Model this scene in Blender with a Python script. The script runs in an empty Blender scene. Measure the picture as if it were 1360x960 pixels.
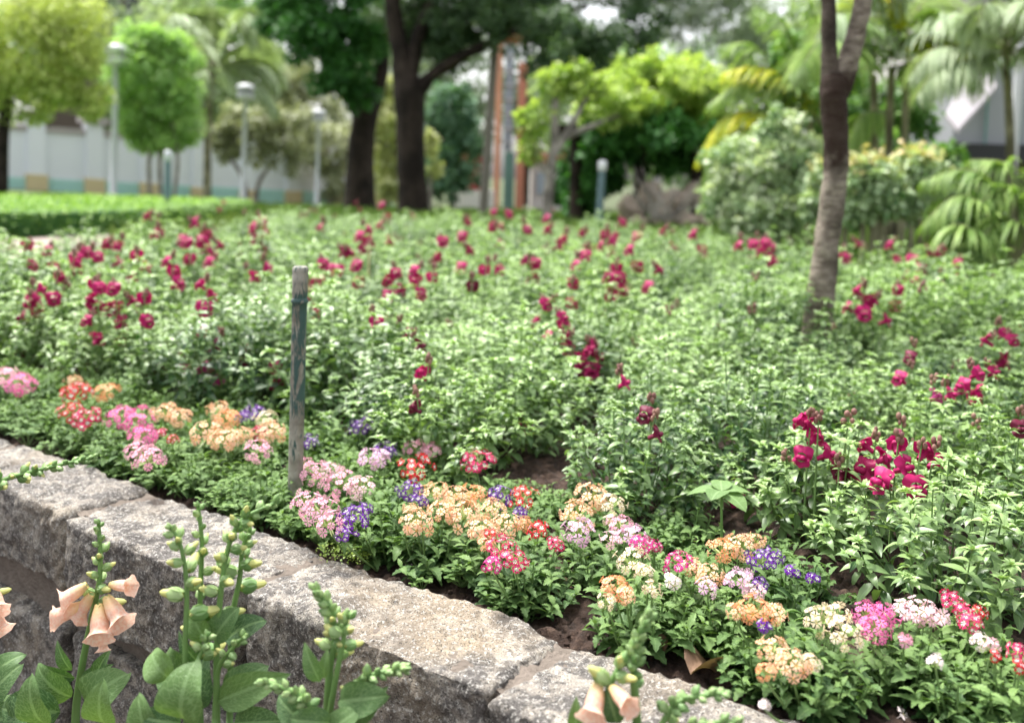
import bpy, math, random
import numpy as np
from mathutils import Vector, Matrix, noise

C = bpy.context.scene
COL = C.collection
rad = math.radians

# ------------------------------------------------------------------ camera
FPX = 1322.0                      # focal length in pixels of a 1360 wide frame
PITCH, ROLL = rad(3.5), rad(1.5)
CAMZ = 0.97
PY = 235 + FPX * math.tan(PITCH)  # row of the optical axis
cam_d = bpy.data.cameras.new('camera')
cam = bpy.data.objects.new('camera', cam_d); COL.objects.link(cam)
cam_d.sensor_width = 36.0
cam_d.lens = 36.0 * FPX / 1360.0
cam_d.shift_y = (PY - 480.0) / 1360.0
cam_d.clip_start = 0.02; cam_d.clip_end = 800
cam.matrix_world = (Matrix.Translation((0, 0, CAMZ)) @ Matrix.Rotation(math.pi/2 - PITCH, 4, 'X') @ Matrix.Rotation(ROLL, 4, 'Z'))
CM = cam.matrix_world.copy()
cam_d.dof.use_dof = True
cam_d.dof.focus_distance = 1.24
cam_d.dof.aperture_fstop = cam_d.lens * 0.001 / 0.0095
C.camera = cam

# ------------------------------------------------------------------ world, sun, exposure
w = bpy.data.worlds.new('World'); C.world = w; w.use_nodes = True
nt = w.node_tree; nt.nodes.clear()
SUN_EL, SUN_AZ = rad(66), rad(-38)
sky = nt.nodes.new('ShaderNodeTexSky'); sky.sky_type = 'NISHITA'; sky.sun_disc = False
sky.sun_elevation = SUN_EL; sky.sun_rotation = SUN_AZ
sky.dust_density = 4.0; sky.air_density = 1.0
hs = nt.nodes.new('ShaderNodeHueSaturation'); hs.inputs['Saturation'].default_value = 0.22
bg = nt.nodes.new('ShaderNodeBackground'); bg.inputs['Strength'].default_value = 0.085
wo = nt.nodes.new('ShaderNodeOutputWorld')
nt.links.new(sky.outputs[0], hs.inputs['Color']); nt.links.new(hs.outputs[0], bg.inputs[0]); nt.links.new(bg.outputs[0], wo.inputs[0])
sd = bpy.data.lights.new('sun', 'SUN'); sd.energy = 1.5; sd.angle = rad(11); sd.color = (1, .965, .91)
so = bpy.data.objects.new('sun', sd); COL.objects.link(so)
so.rotation_euler = Vector((-math.sin(SUN_AZ)*math.cos(SUN_EL), -math.cos(SUN_AZ)*math.cos(SUN_EL), -math.sin(SUN_EL))).to_track_quat('-Z', 'Y').to_euler()
C.view_settings.view_transform = 'Standard'; C.view_settings.look = 'None'
C.view_settings.exposure = 2.12; C.view_settings.gamma = 1.0
C.cycles.use_denoising = True
try: C.cycles.denoiser = 'OPENIMAGEDENOISE'
except Exception: pass
C.cycles.max_bounces = 6; C.cycles.diffuse_bounces = 3; C.cycles.glossy_bounces = 2
C.cycles.transmission_bounces = 3; C.cycles.transparent_max_bounces = 6
C.cycles.use_adaptive_sampling = True; C.cycles.adaptive_threshold = 0.012

# ------------------------------------------------------------------ pixel <-> world
def ray(px, py):
    return CM.to_3x3() @ Vector(((px - 680) / FPX, -(py - PY) / FPX, -1.0))
def at(px, py, D):
    return Vector((0, 0, CAMZ)) + ray(px, py) * D
def G(px, py, z):
    r = ray(px, py)
    return Vector((0, 0, CAMZ)) + r * ((z - CAMZ) / r.z)
CMI = CM.inverted()
def proj(p):
    q = CMI @ Vector(p)
    return (680 + FPX * q.x / -q.z, PY - FPX * q.y / -q.z, -q.z)

# ------------------------------------------------------------------ mesh building
class MB:
    def __init__(s): s.V=[]; s.F=[]; s.A=[]; s.M=[]; s.n=0
    def add(s, V, F, A, mat=0):
        V=np.asarray(V,float); F=np.asarray(F,int)
        s.V.append(V); s.F.append(F+s.n); s.A.append(np.asarray(A,float)); s.M.append(np.full(len(F),mat)); s.n+=len(V)
    def many(s, T, P, R, S, rnd, mat=0):
        """instances of template T at P (N,3) with rotations R (N,3,3), scales S (N,), random value rnd (N,)"""
        V,F,A=T; P=np.asarray(P,float).reshape(-1,3); N=len(P)
        if N==0: return
        S=np.asarray(S,float)
        if S.ndim==0: S=np.full(N,float(S))
        W=np.einsum('nij,kj->nki',np.asarray(R,float),V)*S[:,None,None]+P[:,None,:]
        k=len(V)
        FF=(F[None]+(np.arange(N)*k)[:,None,None]).reshape(-1,4)
        AA=np.broadcast_to(A[None],(N,k,3)).copy(); AA[:,:,2]=np.asarray(rnd,float)[:,None]
        s.add(W.reshape(-1,3),FF,AA.reshape(-1,3),mat)
    def mesh(s, name, mats, smooth=True):
        V=np.concatenate(s.V); F=np.concatenate(s.F); A=np.concatenate(s.A); M=np.concatenate(s.M)
        me=bpy.data.meshes.new(name)
        me.vertices.add(len(V)); me.vertices.foreach_set('co',V.astype(np.float32).ravel())
        me.loops.add(len(F)*4); me.loops.foreach_set('vertex_index',F.astype(np.int32).ravel())
        me.polygons.add(len(F)); me.polygons.foreach_set('loop_start',(np.arange(len(F))*4).astype(np.int32))
        me.polygons.foreach_set('loop_total',np.full(len(F),4,np.int32))
        me.polygons.foreach_set('material_index',M.astype(np.int32))
        me.polygons.foreach_set('use_smooth',np.full(len(F),smooth))
        for m in mats: me.materials.append(m)
        at_=me.attributes.new('lf','FLOAT_COLOR','POINT')
        at_.data.foreach_set('color',np.c_[A,np.ones(len(A))].astype(np.float32).ravel())
        me.update(calc_edges=True)
        return me
    def obj(s, name, mats, parent=None, smooth=True, loc=None):
        if not isinstance(mats,(list,tuple)): mats=[mats]
        return link(name, s.mesh(name,mats,smooth), parent, loc)

def link(name, data, parent=None, loc=None):
    o=bpy.data.objects.new(name,data); COL.objects.link(o)
    if loc is not None: o.location=loc
    if parent is not None:
        o.parent=parent
        if loc is None: o.location=-parent.location          # mesh in world coordinates under an unrotated root
    return o
def tag(o,label=None,cat=None,group=None,kind=None):
    if label: o['label']=label
    if cat: o['category']=cat
    if group: o['group']=group
    if kind: o['kind']=kind
    return o
def empty(name,loc,label,cat,group=None):
    o=bpy.data.objects.new(name,None); COL.objects.link(o); o.location=loc; o.empty_display_size=.05
    return tag(o,label,cat,group)
def copy_tree(o,parent=None):
    c=o.copy(); COL.objects.link(c); c.parent=parent
    for ch in list(o.children): copy_tree(ch,c)
    return c

def grid(fn,nu,nv,closed=False):
    """fn(t,s)->(x,y,z) t in 0..1 along, s in 0..1 across; attribute r=t g=s"""
    V=[];A=[];F=[]
    for i in range(nu+1):
        for j in range(nv+1):
            t=i/nu; q=j/nv
            V.append(fn(t,q)); A.append((t,q,.5))
    for i in range(nu):
        for j in range(nv):
            a=i*(nv+1)+j; F.append((a,a+1,a+nv+2,a+nv+1))
    return np.array(V,float),np.array(F,int),np.array(A,float)
def merge(*Ts):
    V=[];F=[];A=[];n=0
    for v,f,a in Ts: V.append(v);F.append(f+n);A.append(a);n+=len(v)
    return np.concatenate(V),np.concatenate(F),np.concatenate(A)
def xf(T,M):
    v,f,a=T; M=np.array(M); return v@M[:3,:3].T+M[:3,3],f,a
def frames(D,up=(0,0,1),roll=None):
    """rotation matrices with local +Y along D and local +Z near up"""
    D=np.asarray(D,float).reshape(-1,3); D=D/np.linalg.norm(D,axis=1,keepdims=True)
    U=np.broadcast_to(np.asarray(up,float),D.shape)
    X=np.cross(D,U); n=np.linalg.norm(X,axis=1,keepdims=True); X=np.where(n<1e-4,np.array([1.,0,0]),X/np.maximum(n,1e-6))
    Z=np.cross(X,D)
    if roll is not None:
        c=np.cos(roll)[:,None]; s_=np.sin(roll)[:,None]; X,Z=X*c+Z*s_,Z*c-X*s_
    return np.stack([X,D,Z],axis=2)

def leaf_t(L=1.,W=.28,bend=.5,fold=.25,nu=4,kind='lance',wave=0.,ns=2):
    def wd(t):
        if kind=='lance': return W*(math.sin(math.pi*min(1,t*1.0)**.75))**.9*(1-.15*t)+.012*(1-t)
        if kind=='ovate': return W*math.sin(math.pi*t**.8)**.7+.02*(1-t)
        if kind=='serrate': return W*math.sin(math.pi*t**.8)**.75*(1+.22*(1 if int(round(t*nu))%2 else -1)*(t<.97))+.02*(1-t)
        if kind=='diamond': return W*(1-abs(2*t-1))
    pts=[(0,0)]; a=0; 
    for i in range(nu): 
        a=bend*((i+.5)/nu-.15)*1.3; y,z=pts[-1]; pts.append((y+L/nu*math.cos(a),z-L/nu*math.sin(a)))
    def fn(t,q):
        i=int(round(t*nu)); s=2*q-1; y,z=pts[i]; ww=wd(t)*L
        return (s*ww,y+ (0 if kind!='serrate' else abs(s)*.03*L),z+fold*abs(s)*ww+wave*L*math.sin(t*9+s*2)*abs(s))
    return grid(fn,nu,ns)

def tube(path,radii,seg=8,sub=4,nz=0.,nscale=20.,seed=0,cap=True,rfun=None):
    P=[Vector(p) for p in path]; pts=[];rs=[]
    if sub>1 and len(P)>2:
        for i in range(len(P)-1):
            p0=P[max(i-1,0)];p1=P[i];p2=P[i+1];p3=P[min(i+2,len(P)-1)]
            for k in range(sub):
                t=k/sub
                pts.append(.5*((2*p1)+(p2-p0)*t+(2*p0-5*p1+4*p2-p3)*t*t+(3*p1-p0-3*p2+p3)*t**3)); rs.append(radii[i]*(1-t)+radii[i+1]*t)
        pts.append(P[-1]); rs.append(radii[-1])
    elif sub>1:
        for k in range(sub+1):
            t=k/sub; pts.append(P[0].lerp(P[1],t)); rs.append(radii[0]*(1-t)+radii[1]*t)
    else: pts=P; rs=list(radii)
    n=len(pts); V=[];A=[]
    X=None
    for i in range(n):
        d=(pts[min(i+1,n-1)]-pts[max(i-1,0)]); d=d.normalized() if d.length>1e-9 else Vector((0,0,1))
        if X is None: X=d.orthogonal().normalized()
        X=(X-d*X.dot(d)).normalized(); Y=d.cross(X)
        for j in range(seg+1):
            a=2*math.pi*j/seg; u=X*math.cos(a)+Y*math.sin(a); r=rs[i]
            if rfun: r*=rfun(i/(n-1),a)
            if nz:
                q=pts[i]+u*r; r+=nz*(noise.noise((q*nscale)+Vector((seed,0,0)))+.5*noise.noise(q*nscale*2.3))
            V.append(pts[i]+u*r); A.append((i/(n-1),j/seg,.5))
    F=[]
    for i in range(n-1):
        for j in range(seg):
            a=i*(seg+1)+j; F.append((a,a+1,a+seg+2,a+seg+1))
    if cap:
        for e in (0,n-1):
            c=len(V); V.append(pts[e]); A.append((e/(n-1),0,.5)); b=e*(seg+1)
            for j in range(0,seg,2):
                F.append((b+j,b+j+1,b+min(j+2,seg),c) if e==0 else (b+min(j+2,seg),b+j+1,b+j,c))
    return np.array(V,float),np.array(F,int),np.array(A,float)
def lathe(prof,seg=12):
    """prof list of (r,z)"""
    def fn(t,q):
        i=int(round(t*(len(prof)-1))); r,z=prof[i]; a=2*math.pi*q; return (r*math.cos(a),r*math.sin(a),z)
    return grid(fn,len(prof)-1,seg)
def ball(r=1,nu=5,nv=7,sz=1):
    return grid(lambda t,q:(r*math.sin(math.pi*t)*math.cos(2*math.pi*q),r*math.sin(math.pi*t)*math.sin(2*math.pi*q),-r*sz*math.cos(math.pi*t)),nu,nv)
def box(x0,x1,y0,y1,z0,z1):
    v=np.array([(x,y,z) for z in (z0,z1) for y in (y0,y1) for x in (x0,x1)],float)
    f=np.array([(0,2,3,1),(4,5,7,6),(0,1,5,4),(2,6,7,3),(0,4,6,2),(1,3,7,5)])
    return v,f,np.full((8,3),.5)
def add_T(mb,T,mat=0,rnd=None):
    v,f,a=T; a=a.copy()
    if rnd is not None: a[:,2]=rnd
    mb.add(v,f,a,mat)

# ------------------------------------------------------------------ materials
def mat(name):
    m=bpy.data.materials.new(name); m.use_nodes=True; n=m.node_tree.nodes; n.clear()
    out=n.new('ShaderNodeOutputMaterial'); return m,n,m.node_tree.links,out
def mixc(n,l,fac,a,b,blend='MIX'):
    x=n.new('ShaderNodeMix'); x.data_type='RGBA'; x.blend_type=blend
    for inp,v in ((0,fac),(6,a),(7,b)):
        if hasattr(v,'links') or hasattr(v,'is_linked'): l.new(v,x.inputs[inp])
        else: x.inputs[inp].default_value=(v if inp==0 else (*v,1) if len(v)==3 else v)
    return x.outputs[2]
def mathn(n,l,op,a,b=None,clamp=False):
    x=n.new('ShaderNodeMath'); x.operation=op; x.use_clamp=clamp
    for i,v in enumerate((a,b)):
        if v is None: continue
        if hasattr(v,'is_linked'): l.new(v,x.inputs[i])
        else: x.inputs[i].default_value=v
    return x.outputs[0]
def ramp(n,l,fac,stops):
    x=n.new('ShaderNodeValToRGB'); l.new(fac,x.inputs[0]); e=x.color_ramp.elements
    while len(e)<len(stops): e.new(.5)
    for i,(p,c) in enumerate(stops):
        e[i].position=p; e[i].color=(*c,1) if len(c)==3 else c
    return x.outputs[0]
def noise_n(n,l,scale,detail=4,rough=.55,co='Object',vec=None,dist=0):
    x=n.new('ShaderNodeTexNoise'); x.inputs['Scale'].default_value=scale; x.inputs['Detail'].default_value=detail; x.inputs['Roughness'].default_value=rough; x.inputs['Distortion'].default_value=dist
    if vec is None:
        t=n.new('ShaderNodeTexCoord'); vec=t.outputs[co]
    l.new(vec,x.inputs['Vector']); return x.outputs['Fac']
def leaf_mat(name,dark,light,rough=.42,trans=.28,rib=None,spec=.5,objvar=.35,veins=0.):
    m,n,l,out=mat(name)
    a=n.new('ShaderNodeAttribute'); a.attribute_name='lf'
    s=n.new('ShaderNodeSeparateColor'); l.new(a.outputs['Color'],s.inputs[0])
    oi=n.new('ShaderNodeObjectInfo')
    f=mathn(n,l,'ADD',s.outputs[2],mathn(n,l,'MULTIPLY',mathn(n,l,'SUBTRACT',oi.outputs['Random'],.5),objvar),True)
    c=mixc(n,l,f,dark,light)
    if rib is not None or veins:
        d=mathn(n,l,'ABSOLUTE',mathn(n,l,'SUBTRACT',s.outputs[1],.5))
        k=mathn(n,l,'LESS_THAN',d,.05)
        rb=rib or tuple(min(1,x*1.7) for x in light)
        c=mixc(n,l,mathn(n,l,'MULTIPLY',k,.6),c,rb)
        if veins:
            cb=n.new('ShaderNodeCombineXYZ'); l.new(mathn(n,l,'SUBTRACT',mathn(n,l,'MULTIPLY',s.outputs[0],2.2),mathn(n,l,'MULTIPLY',d,1.3)),cb.inputs[0]); l.new(s.outputs[1],cb.inputs[1]); l.new(s.outputs[2],cb.inputs[2])
            vo=n.new('ShaderNodeTexVoronoi'); vo.feature='DISTANCE_TO_EDGE'; vo.inputs['Scale'].default_value=7.; l.new(cb.outputs[0],vo.inputs['Vector'])
            mr=n.new('ShaderNodeMapRange'); mr.inputs[1].default_value=0; mr.inputs[2].default_value=.09; mr.inputs[3].default_value=1; mr.inputs[4].default_value=0; l.new(vo.outputs[0],mr.inputs[0]); w_=mr.outputs[0]
            c=mixc(n,l,mathn(n,l,'MULTIPLY',w_,veins),c,rb)
    p=n.new('ShaderNodeBsdfPrincipled'); l.new(c,p.inputs['Base Color']); p.inputs['Roughness'].default_value=rough; p.inputs['Specular IOR Level'].default_value=spec
    if veins:
        b=n.new('ShaderNodeBump'); b.inputs['Strength'].default_value=.5; b.inputs['Distance'].default_value=.001
        l.new(mathn(n,l,'ADD',mathn(n,l,'MULTIPLY',w_,-.6),noise_n(n,l,260,2)),b.inputs['Height']); l.new(b.outputs[0],p.inputs['Normal'])
    t=n.new('ShaderNodeBsdfTranslucent'); tc=mixc(n,l,1.,c,(1.15,1.25,.55),'MULTIPLY'); l.new(tc,t.inputs[0])
    x=n.new('ShaderNodeMixShader'); x.inputs[0].default_value=trans; l.new(p.outputs[0],x.inputs[1]); l.new(t.outputs[0],x.inputs[2]); l.new(x.outputs[0],out.inputs[0])
    return m
def petal_mat(name,outer,outer2,eye=None,eye_r=.3,rough=.55,trans=.3,soft=.08):
    m,n,l,out=mat(name)
    a=n.new('ShaderNodeAttribute'); a.attribute_name='lf'
    s=n.new('ShaderNodeSeparateColor'); l.new(a.outputs['Color'],s.inputs[0])
    c=mixc(n,l,s.outputs[2] if name!='bell_peach' else ramp(n,l,noise_n(n,l,2600 if False else 9,6,.7),[(.38,(0,0,0)),(.62,(1,1,1))]),outer,outer2)
    if eye is not None:
        r=n.new('ShaderNodeMapRange'); r.inputs[1].default_value=eye_r-soft; r.inputs[2].default_value=eye_r+soft; r.inputs[3].default_value=1; r.inputs[4].default_value=0
        l.new(s.outputs[0],r.inputs[0]); c=mixc(n,l,r.outputs[0],c,eye)
    p=n.new('ShaderNodeBsdfPrincipled'); l.new(c,p.inputs['Base Color']); p.inputs['Roughness'].default_value=rough; p.inputs['Specular IOR Level'].default_value=.3
    t=n.new('ShaderNodeBsdfTranslucent'); l.new(c,t.inputs[0])
    x=n.new('ShaderNodeMixShader'); x.inputs[0].default_value=trans; l.new(p.outputs[0],x.inputs[1]); l.new(t.outputs[0],x.inputs[2]); l.new(x.outputs[0],out.inputs[0])
    return m
def plain(name,col,rough=.6,var=.15,scale=6,metal=0,bump=0.,bscale=60,spec=.5):
    m,n,l,out=mat(name); p=n.new('ShaderNodeBsdfPrincipled')
    f=noise_n(n,l,scale,5); c=mixc(n,l,f,tuple(x*(1-var) for x in col),tuple(min(1,x*(1+var)) for x in col)); l.new(c,p.inputs['Base Color'])
    p.inputs['Roughness'].default_value=rough; p.inputs['Metallic'].default_value=metal; p.inputs['Specular IOR Level'].default_value=spec
    if bump:
        b=n.new('ShaderNodeBump'); b.inputs['Strength'].default_value=bump; b.inputs['Distance'].default_value=.01; l.new(noise_n(n,l,bscale,6),b.inputs['Height']); l.new(b.outputs[0],p.inputs['Normal'])
    l.new(p.outputs[0],out.inputs[0]); return m
def stone_mat(name,bright=1.,tan=.5):
    m,n,l,out=mat(name); p=n.new('ShaderNodeBsdfPrincipled')
    t=n.new('ShaderNodeTexCoord'); v=t.outputs['Object']; oi=n.new('ShaderNodeObjectInfo')
    va=n.new('ShaderNodeVectorMath'); va.operation='ADD'; l.new(v,va.inputs[0]); l.new(oi.outputs['Random'],va.inputs[1]); v=va.outputs[0]
    big=noise_n(n,l,7,6,.65,vec=v,dist=.6); mid=noise_n(n,l,32,6,.7,vec=v,dist=.4); fine=noise_n(n,l,210,4,.7,vec=v); grain=noise_n(n,l,620,2,.6,vec=v)
    b=bright
    base=ramp(n,l,big,[(.3,(.17*b,.15*b,.13*b)),(.5,(.34*b,.305*b,.26*b)),(.72,(.46*b,.42*b,.355*b))])
    c=mixc(n,l,ramp(n,l,mid,[(.45,(0,0,0)),(.55,(.95,.95,.95))]),base,(.115*b,.105*b,.098*b))            # dark lichen patches
    c=mixc(n,l,ramp(n,l,noise_n(n,l,13,7,.72,vec=v,dist=1.),[(.52,(0,0,0)),(.60,(.72,.72,.72))]),c,(.085*b,.078*b,.072*b))
    c=mixc(n,l,ramp(n,l,noise_n(n,l,4.5,4,.5,vec=v),[(.55,(0,0,0)),(.72,(.7,.7,.7))]),c,(.42*b,.33*b,.22*b))     # tan staining
    c=mixc(n,l,ramp(n,l,fine,[(.53,(0,0,0)),(.62,(.85,.85,.85))]),c,(.52*b,.50*b,.46*b))                   # pale crystals
    c=mixc(n,l,ramp(n,l,grain,[(.38,(1,1,1)),(.44,(0,0,0))]),c,(.035,.032,.03))                    # mica specks
    l.new(c,p.inputs['Base Color']); p.inputs['Roughness'].default_value=.85; p.inputs['Specular IOR Level'].default_value=.3
    bm=n.new('ShaderNodeBump'); bm.inputs['Strength'].default_value=.9; bm.inputs['Distance'].default_value=.006
    l.new(mathn(n,l,'ADD',mathn(n,l,'MULTIPLY',mid,1.2),mathn(n,l,'MULTIPLY',fine,.5)),bm.inputs['Height'])
    b2=n.new('ShaderNodeBump'); b2.inputs['Strength'].default_value=.5; b2.inputs['Distance'].default_value=.001; l.new(grain,b2.inputs['Height']); l.new(bm.outputs[0],b2.inputs['Normal'])
    l.new(b2.outputs[0],p.inputs['Normal']); l.new(p.outputs[0],out.inputs[0]); return m
def bark_mat(name,a_,b_,rings=0.,scale=14):
    m,n,l,out=mat(name); p=n.new('ShaderNodeBsdfPrincipled')
    t=n.new('ShaderNodeTexCoord'); mp=n.new('ShaderNodeMapping'); mp.inputs['Scale'].default_value=(1,1,2.4) if rings else (1,1,.22); l.new(t.outputs['Object'],mp.inputs[0])
    f=noise_n(n,l,scale,7,.7,vec=mp.outputs[0]); g=noise_n(n,l,scale*.35,3,.5)
    g2=noise_n(n,l,3.2,2,.5)
    c=ramp(n,l,f,[(.33,a_),(.62,b_)]); c=mixc(n,l,ramp(n,l,g,[(.42,(0,0,0)),(.62,(.75,.75,.75))]),c,tuple(x*.42 for x in a_))
    l.new(c,p.inputs['Base Color']); p.inputs['Roughness'].default_value=.85; p.inputs['Specular IOR Level'].default_value=.2
    bm=n.new('ShaderNodeBump'); bm.inputs['Strength'].default_value=.9; bm.inputs['Distance'].default_value=.006 if rings else .03; l.new(f,bm.inputs['Height']); l.new(bm.outputs[0],p.inputs['Normal'])
    l.new(p.outputs[0],out.inputs[0]); return m
def soil_mat():
    m,n,l,out=mat('soil'); p=n.new('ShaderNodeBsdfPrincipled')
    f=noise_n(n,l,60,8,.7); g=noise_n(n,l,9,4)
    c=ramp(n,l,f,[(.38,(.012,.007,.005)),(.55,(.06,.033,.022)),(.7,(.15,.095,.065))]); c=mixc(n,l,mathn(n,l,'MULTIPLY',g,.5),c,(.05,.028,.018))
    l.new(c,p.inputs['Base Color']); p.inputs['Roughness'].default_value=.9
    bm=n.new('ShaderNodeBump'); bm.inputs['Strength'].default_value=1; bm.inputs['Distance'].default_value=.01; l.new(f,bm.inputs['Height']); l.new(bm.outputs[0],p.inputs['Normal'])
    l.new(p.outputs[0],out.inputs[0]); return m
def pipe_mat():
    m,n,l,out=mat('chipped_green_paint'); p=n.new('ShaderNodeBsdfPrincipled')
    t=n.new('ShaderNodeTexCoord'); mp=n.new('ShaderNodeMapping'); mp.inputs['Scale'].default_value=(1,1,.28); l.new(t.outputs['Object'],mp.inputs[0])
    f=noise_n(n,l,75,6,.72,vec=mp.outputs[0],dist=.5); sx=n.new('ShaderNodeSeparateXYZ'); l.new(t.outputs['Object'],sx.inputs[0])
    hg=n.new('ShaderNodeMapRange'); hg.inputs[1].default_value=.10; hg.inputs[2].default_value=.22; hg.inputs[3].default_value=.13; hg.inputs[4].default_value=0; l.new(sx.outputs[2],hg.inputs[0])
    top=n.new('ShaderNodeMapRange'); top.inputs[1].default_value=.355; top.inputs[2].default_value=.37; top.inputs[3].default_value=0; top.inputs[4].default_value=.11; l.new(sx.outputs[2],top.inputs[0])
    k=ramp(n,l,mathn(n,l,'ADD',mathn(n,l,'ADD',f,hg.outputs[0]),top.outputs[0]),[(.5,(0,0,0)),(.56,(1,1,1))])
    metal=ramp(n,l,noise_n(n,l,40,5),[(.35,(.14,.13,.10)),(.65,(.34,.33,.28))])
    c=mixc(n,l,k,(.035,.085,.075),metal); l.new(c,p.inputs['Base Color']); p.inputs['Roughness'].default_value=.55
    bm=n.new('ShaderNodeBump'); bm.inputs['Strength'].default_value=.5; bm.inputs['Distance'].default_value=.002; l.new(k,bm.inputs['Height']); bm.invert=True; l.new(bm.outputs[0],p.inputs['Normal'])
    l.new(p.outputs[0],out.inputs[0]); return m

M={}
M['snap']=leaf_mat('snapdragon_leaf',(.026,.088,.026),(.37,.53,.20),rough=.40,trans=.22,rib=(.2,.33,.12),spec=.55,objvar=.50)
M['snapstem']=plain('green_stem',(.17,.28,.09),.5)
M['pod']=petal_mat('seed_pod',(.20,.09,.08),(.34,.20,.15),trans=.05)
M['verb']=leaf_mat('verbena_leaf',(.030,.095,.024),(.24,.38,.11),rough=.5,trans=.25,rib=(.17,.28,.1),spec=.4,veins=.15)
M['fox']=leaf_mat('foxglove_leaf',(.045,.115,.035),(.15,.26,.075),rough=.5,trans=.2,rib=(.26,.40,.17),spec=.4,veins=.55,objvar=.5)
M['foxstem']=plain('foxglove_stem',(.14,.26,.07),.55,.2,40)
M['calyx']=leaf_mat('calyx_green',(.16,.32,.10),(.44,.58,.26),rough=.5,trans=.2,objvar=.5)
M['budtip']=petal_mat('bud_yellow',(.62,.66,.20),(.75,.74,.33),trans=.25)
M['bell']=petal_mat('bell_peach',(.88,.50,.36),(.93,.74,.62),eye=(.85,.62,.26),eye_r=.28,soft=.3,trans=.35)
M['crim']=petal_mat('crimson_petal',(.30,.004,.062),(.53,.012,.155),trans=.25,rough=.5)
M['mag']=petal_mat('magenta_petal',(.48,.03,.20),(.62,.10,.34),trans=.3)
M['dark']=petal_mat('dark_crimson_petal',(.10,.004,.022),(.22,.012,.06),trans=.15)
W_=(.88,.84,.82)
VC={'peach':((.88,.46,.27),(.92,.62,.42),(.88,.50,.16),.16),'orange':((.86,.33,.15),(.90,.48,.28),(.8,.45,.1),.16),'cream':((.88,.70,.48),(.92,.80,.60),(.8,.66,.3),.14),
    'pink':((.82,.34,.48),(.90,.52,.62),(.85,.55,.6),.16),'hot':((.78,.13,.37),(.84,.24,.48),(.85,.5,.6),.14),'pale':((.86,.50,.58),(.92,.68,.72),(.85,.7,.5),.14),
    'lilac':((.75,.42,.62),(.84,.58,.72),(.8,.7,.6),.14),'red':((.55,.015,.025),(.70,.035,.05),W_,.36),'redpink':((.60,.02,.10),(.76,.06,.20),W_,.34),
    'purple':((.11,.012,.26),(.20,.03,.42),W_,.36),'magenta':((.55,.015,.17),(.70,.05,.28),W_,.30),'white':((.84,.70,.70),(.88,.8,.78),(.8,.7,.4),.14)}
for k,(a,b,e,r) in VC.items(): M['v_'+k]=petal_mat('verbena_'+k,a,b,e,r,trans=.25)
M['tuft']=leaf_mat('flower_tube_green',(.16,.28,.07),(.40,.50,.18),trans=.2)
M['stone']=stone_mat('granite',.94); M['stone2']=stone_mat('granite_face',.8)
M['mortar']=plain('mortar',(.19,.16,.135),.95,.45,40,bump=.8,bscale=150,spec=.1)
M['soil']=soil_mat(); M['pipe']=pipe_mat()
M['ybark']=bark_mat('young_bark',(.085,.062,.047),(.34,.29,.24),rings=1,scale=26)
def stain(mname,z0,z1,col,k=.9):
    """dark stain on the bark round the fork"""
    m=M[mname]; n=m.node_tree.nodes; l=m.node_tree.links; p=[x for x in n if x.type=='BSDF_PRINCIPLED'][0]; src=p.inputs['Base Color'].links[0].from_socket
    g=n.new('ShaderNodeNewGeometry'); sx=n.new('ShaderNodeSeparateXYZ'); l.new(g.outputs['Position'],sx.inputs[0])
    mid,h=(z0+z1)/2,(z1-z0)/2
    d=mathn(n,l,'DIVIDE',mathn(n,l,'ABSOLUTE',mathn(n,l,'SUBTRACT',sx.outputs[2],mid)),h)
    f=noise_n(n,l,16,5,.6); f=mathn(n,l,'SUBTRACT',mathn(n,l,'ADD',mathn(n,l,'MULTIPLY',f,1.6),.35),d)
    f=ramp(n,l,f,[(.05,(0,0,0)),(.35,(k,k,k))]); l.new(mixc(n,l,f,src,col),p.inputs['Base Color'])
M['limbbark']=bark_mat('dark_limb_bark',(.05,.036,.028),(.15,.12,.10),rings=1,scale=26)
M['darkbark']=bark_mat('dark_bark',(.018,.013,.010),(.052,.038,.030),scale=9)
M['greybark']=bark_mat('grey_bark',(.24,.21,.19),(.46,.42,.38),scale=14)
M['palmbark']=bark_mat('palm_bark',(.20,.19,.11),(.38,.36,.24),scale=14)
M['dry']=leaf_mat('dry_leaf',(.20,.12,.075),(.42,.29,.20),rough=.7,trans=.1,rib=(.38,.25,.16),spec=.2,veins=.2)

# ------------------------------------------------------------------ levels
WALLZ, SOILZ, PARKZ, CANZ = .45, .43, .35, .67

# ------------------------------------------------------------------ ground sheets
def sheet(name,poly,z,m,label=None,nz=0.,step=None):
    pass
A0=G(0,575,WALLZ); B0=G(1075,958,WALLZ)
wd=(B0-A0); wd.z=0; wd.normalize(); wn=Vector((wd.y,-wd.x,0)); 
if wn.y>0: wn=-wn                                             # towards the camera side
def WP(u,q,z): return Vector((A0.x+wd.x*u+wn.x*q,A0.y+wd.y*u+wn.y*q,z))
def WC(p): d=Vector(p)-A0; return d.x*wd.x+d.y*wd.y, d.x*wn.x+d.y*wn.y

gm,n_,l_,o_=mat('park_ground'); p_=n_.new('ShaderNodeBsdfPrincipled')
l_.new(ramp(n_,l_,noise_n(n_,l_,1.3,8,.65),[(.35,(.035,.05,.018)),(.55,(.07,.095,.03)),(.7,(.11,.085,.055))]),p_.inputs['Base Color']); p_.inputs['Roughness'].default_value=.95; l_.new(p_.outputs[0],o_.inputs[0])
mb=MB()
# upper terrace: half plane behind the wall
mb.add([WP(-300,-.1,0),WP(300,-.1,0),WP(300,300,0),WP(-300,300,0)],[(0,3,2,1)],np.full((4,3),.5)); tag(mb.obj('lower_ground',M['soil']),kind='structure')

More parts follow.
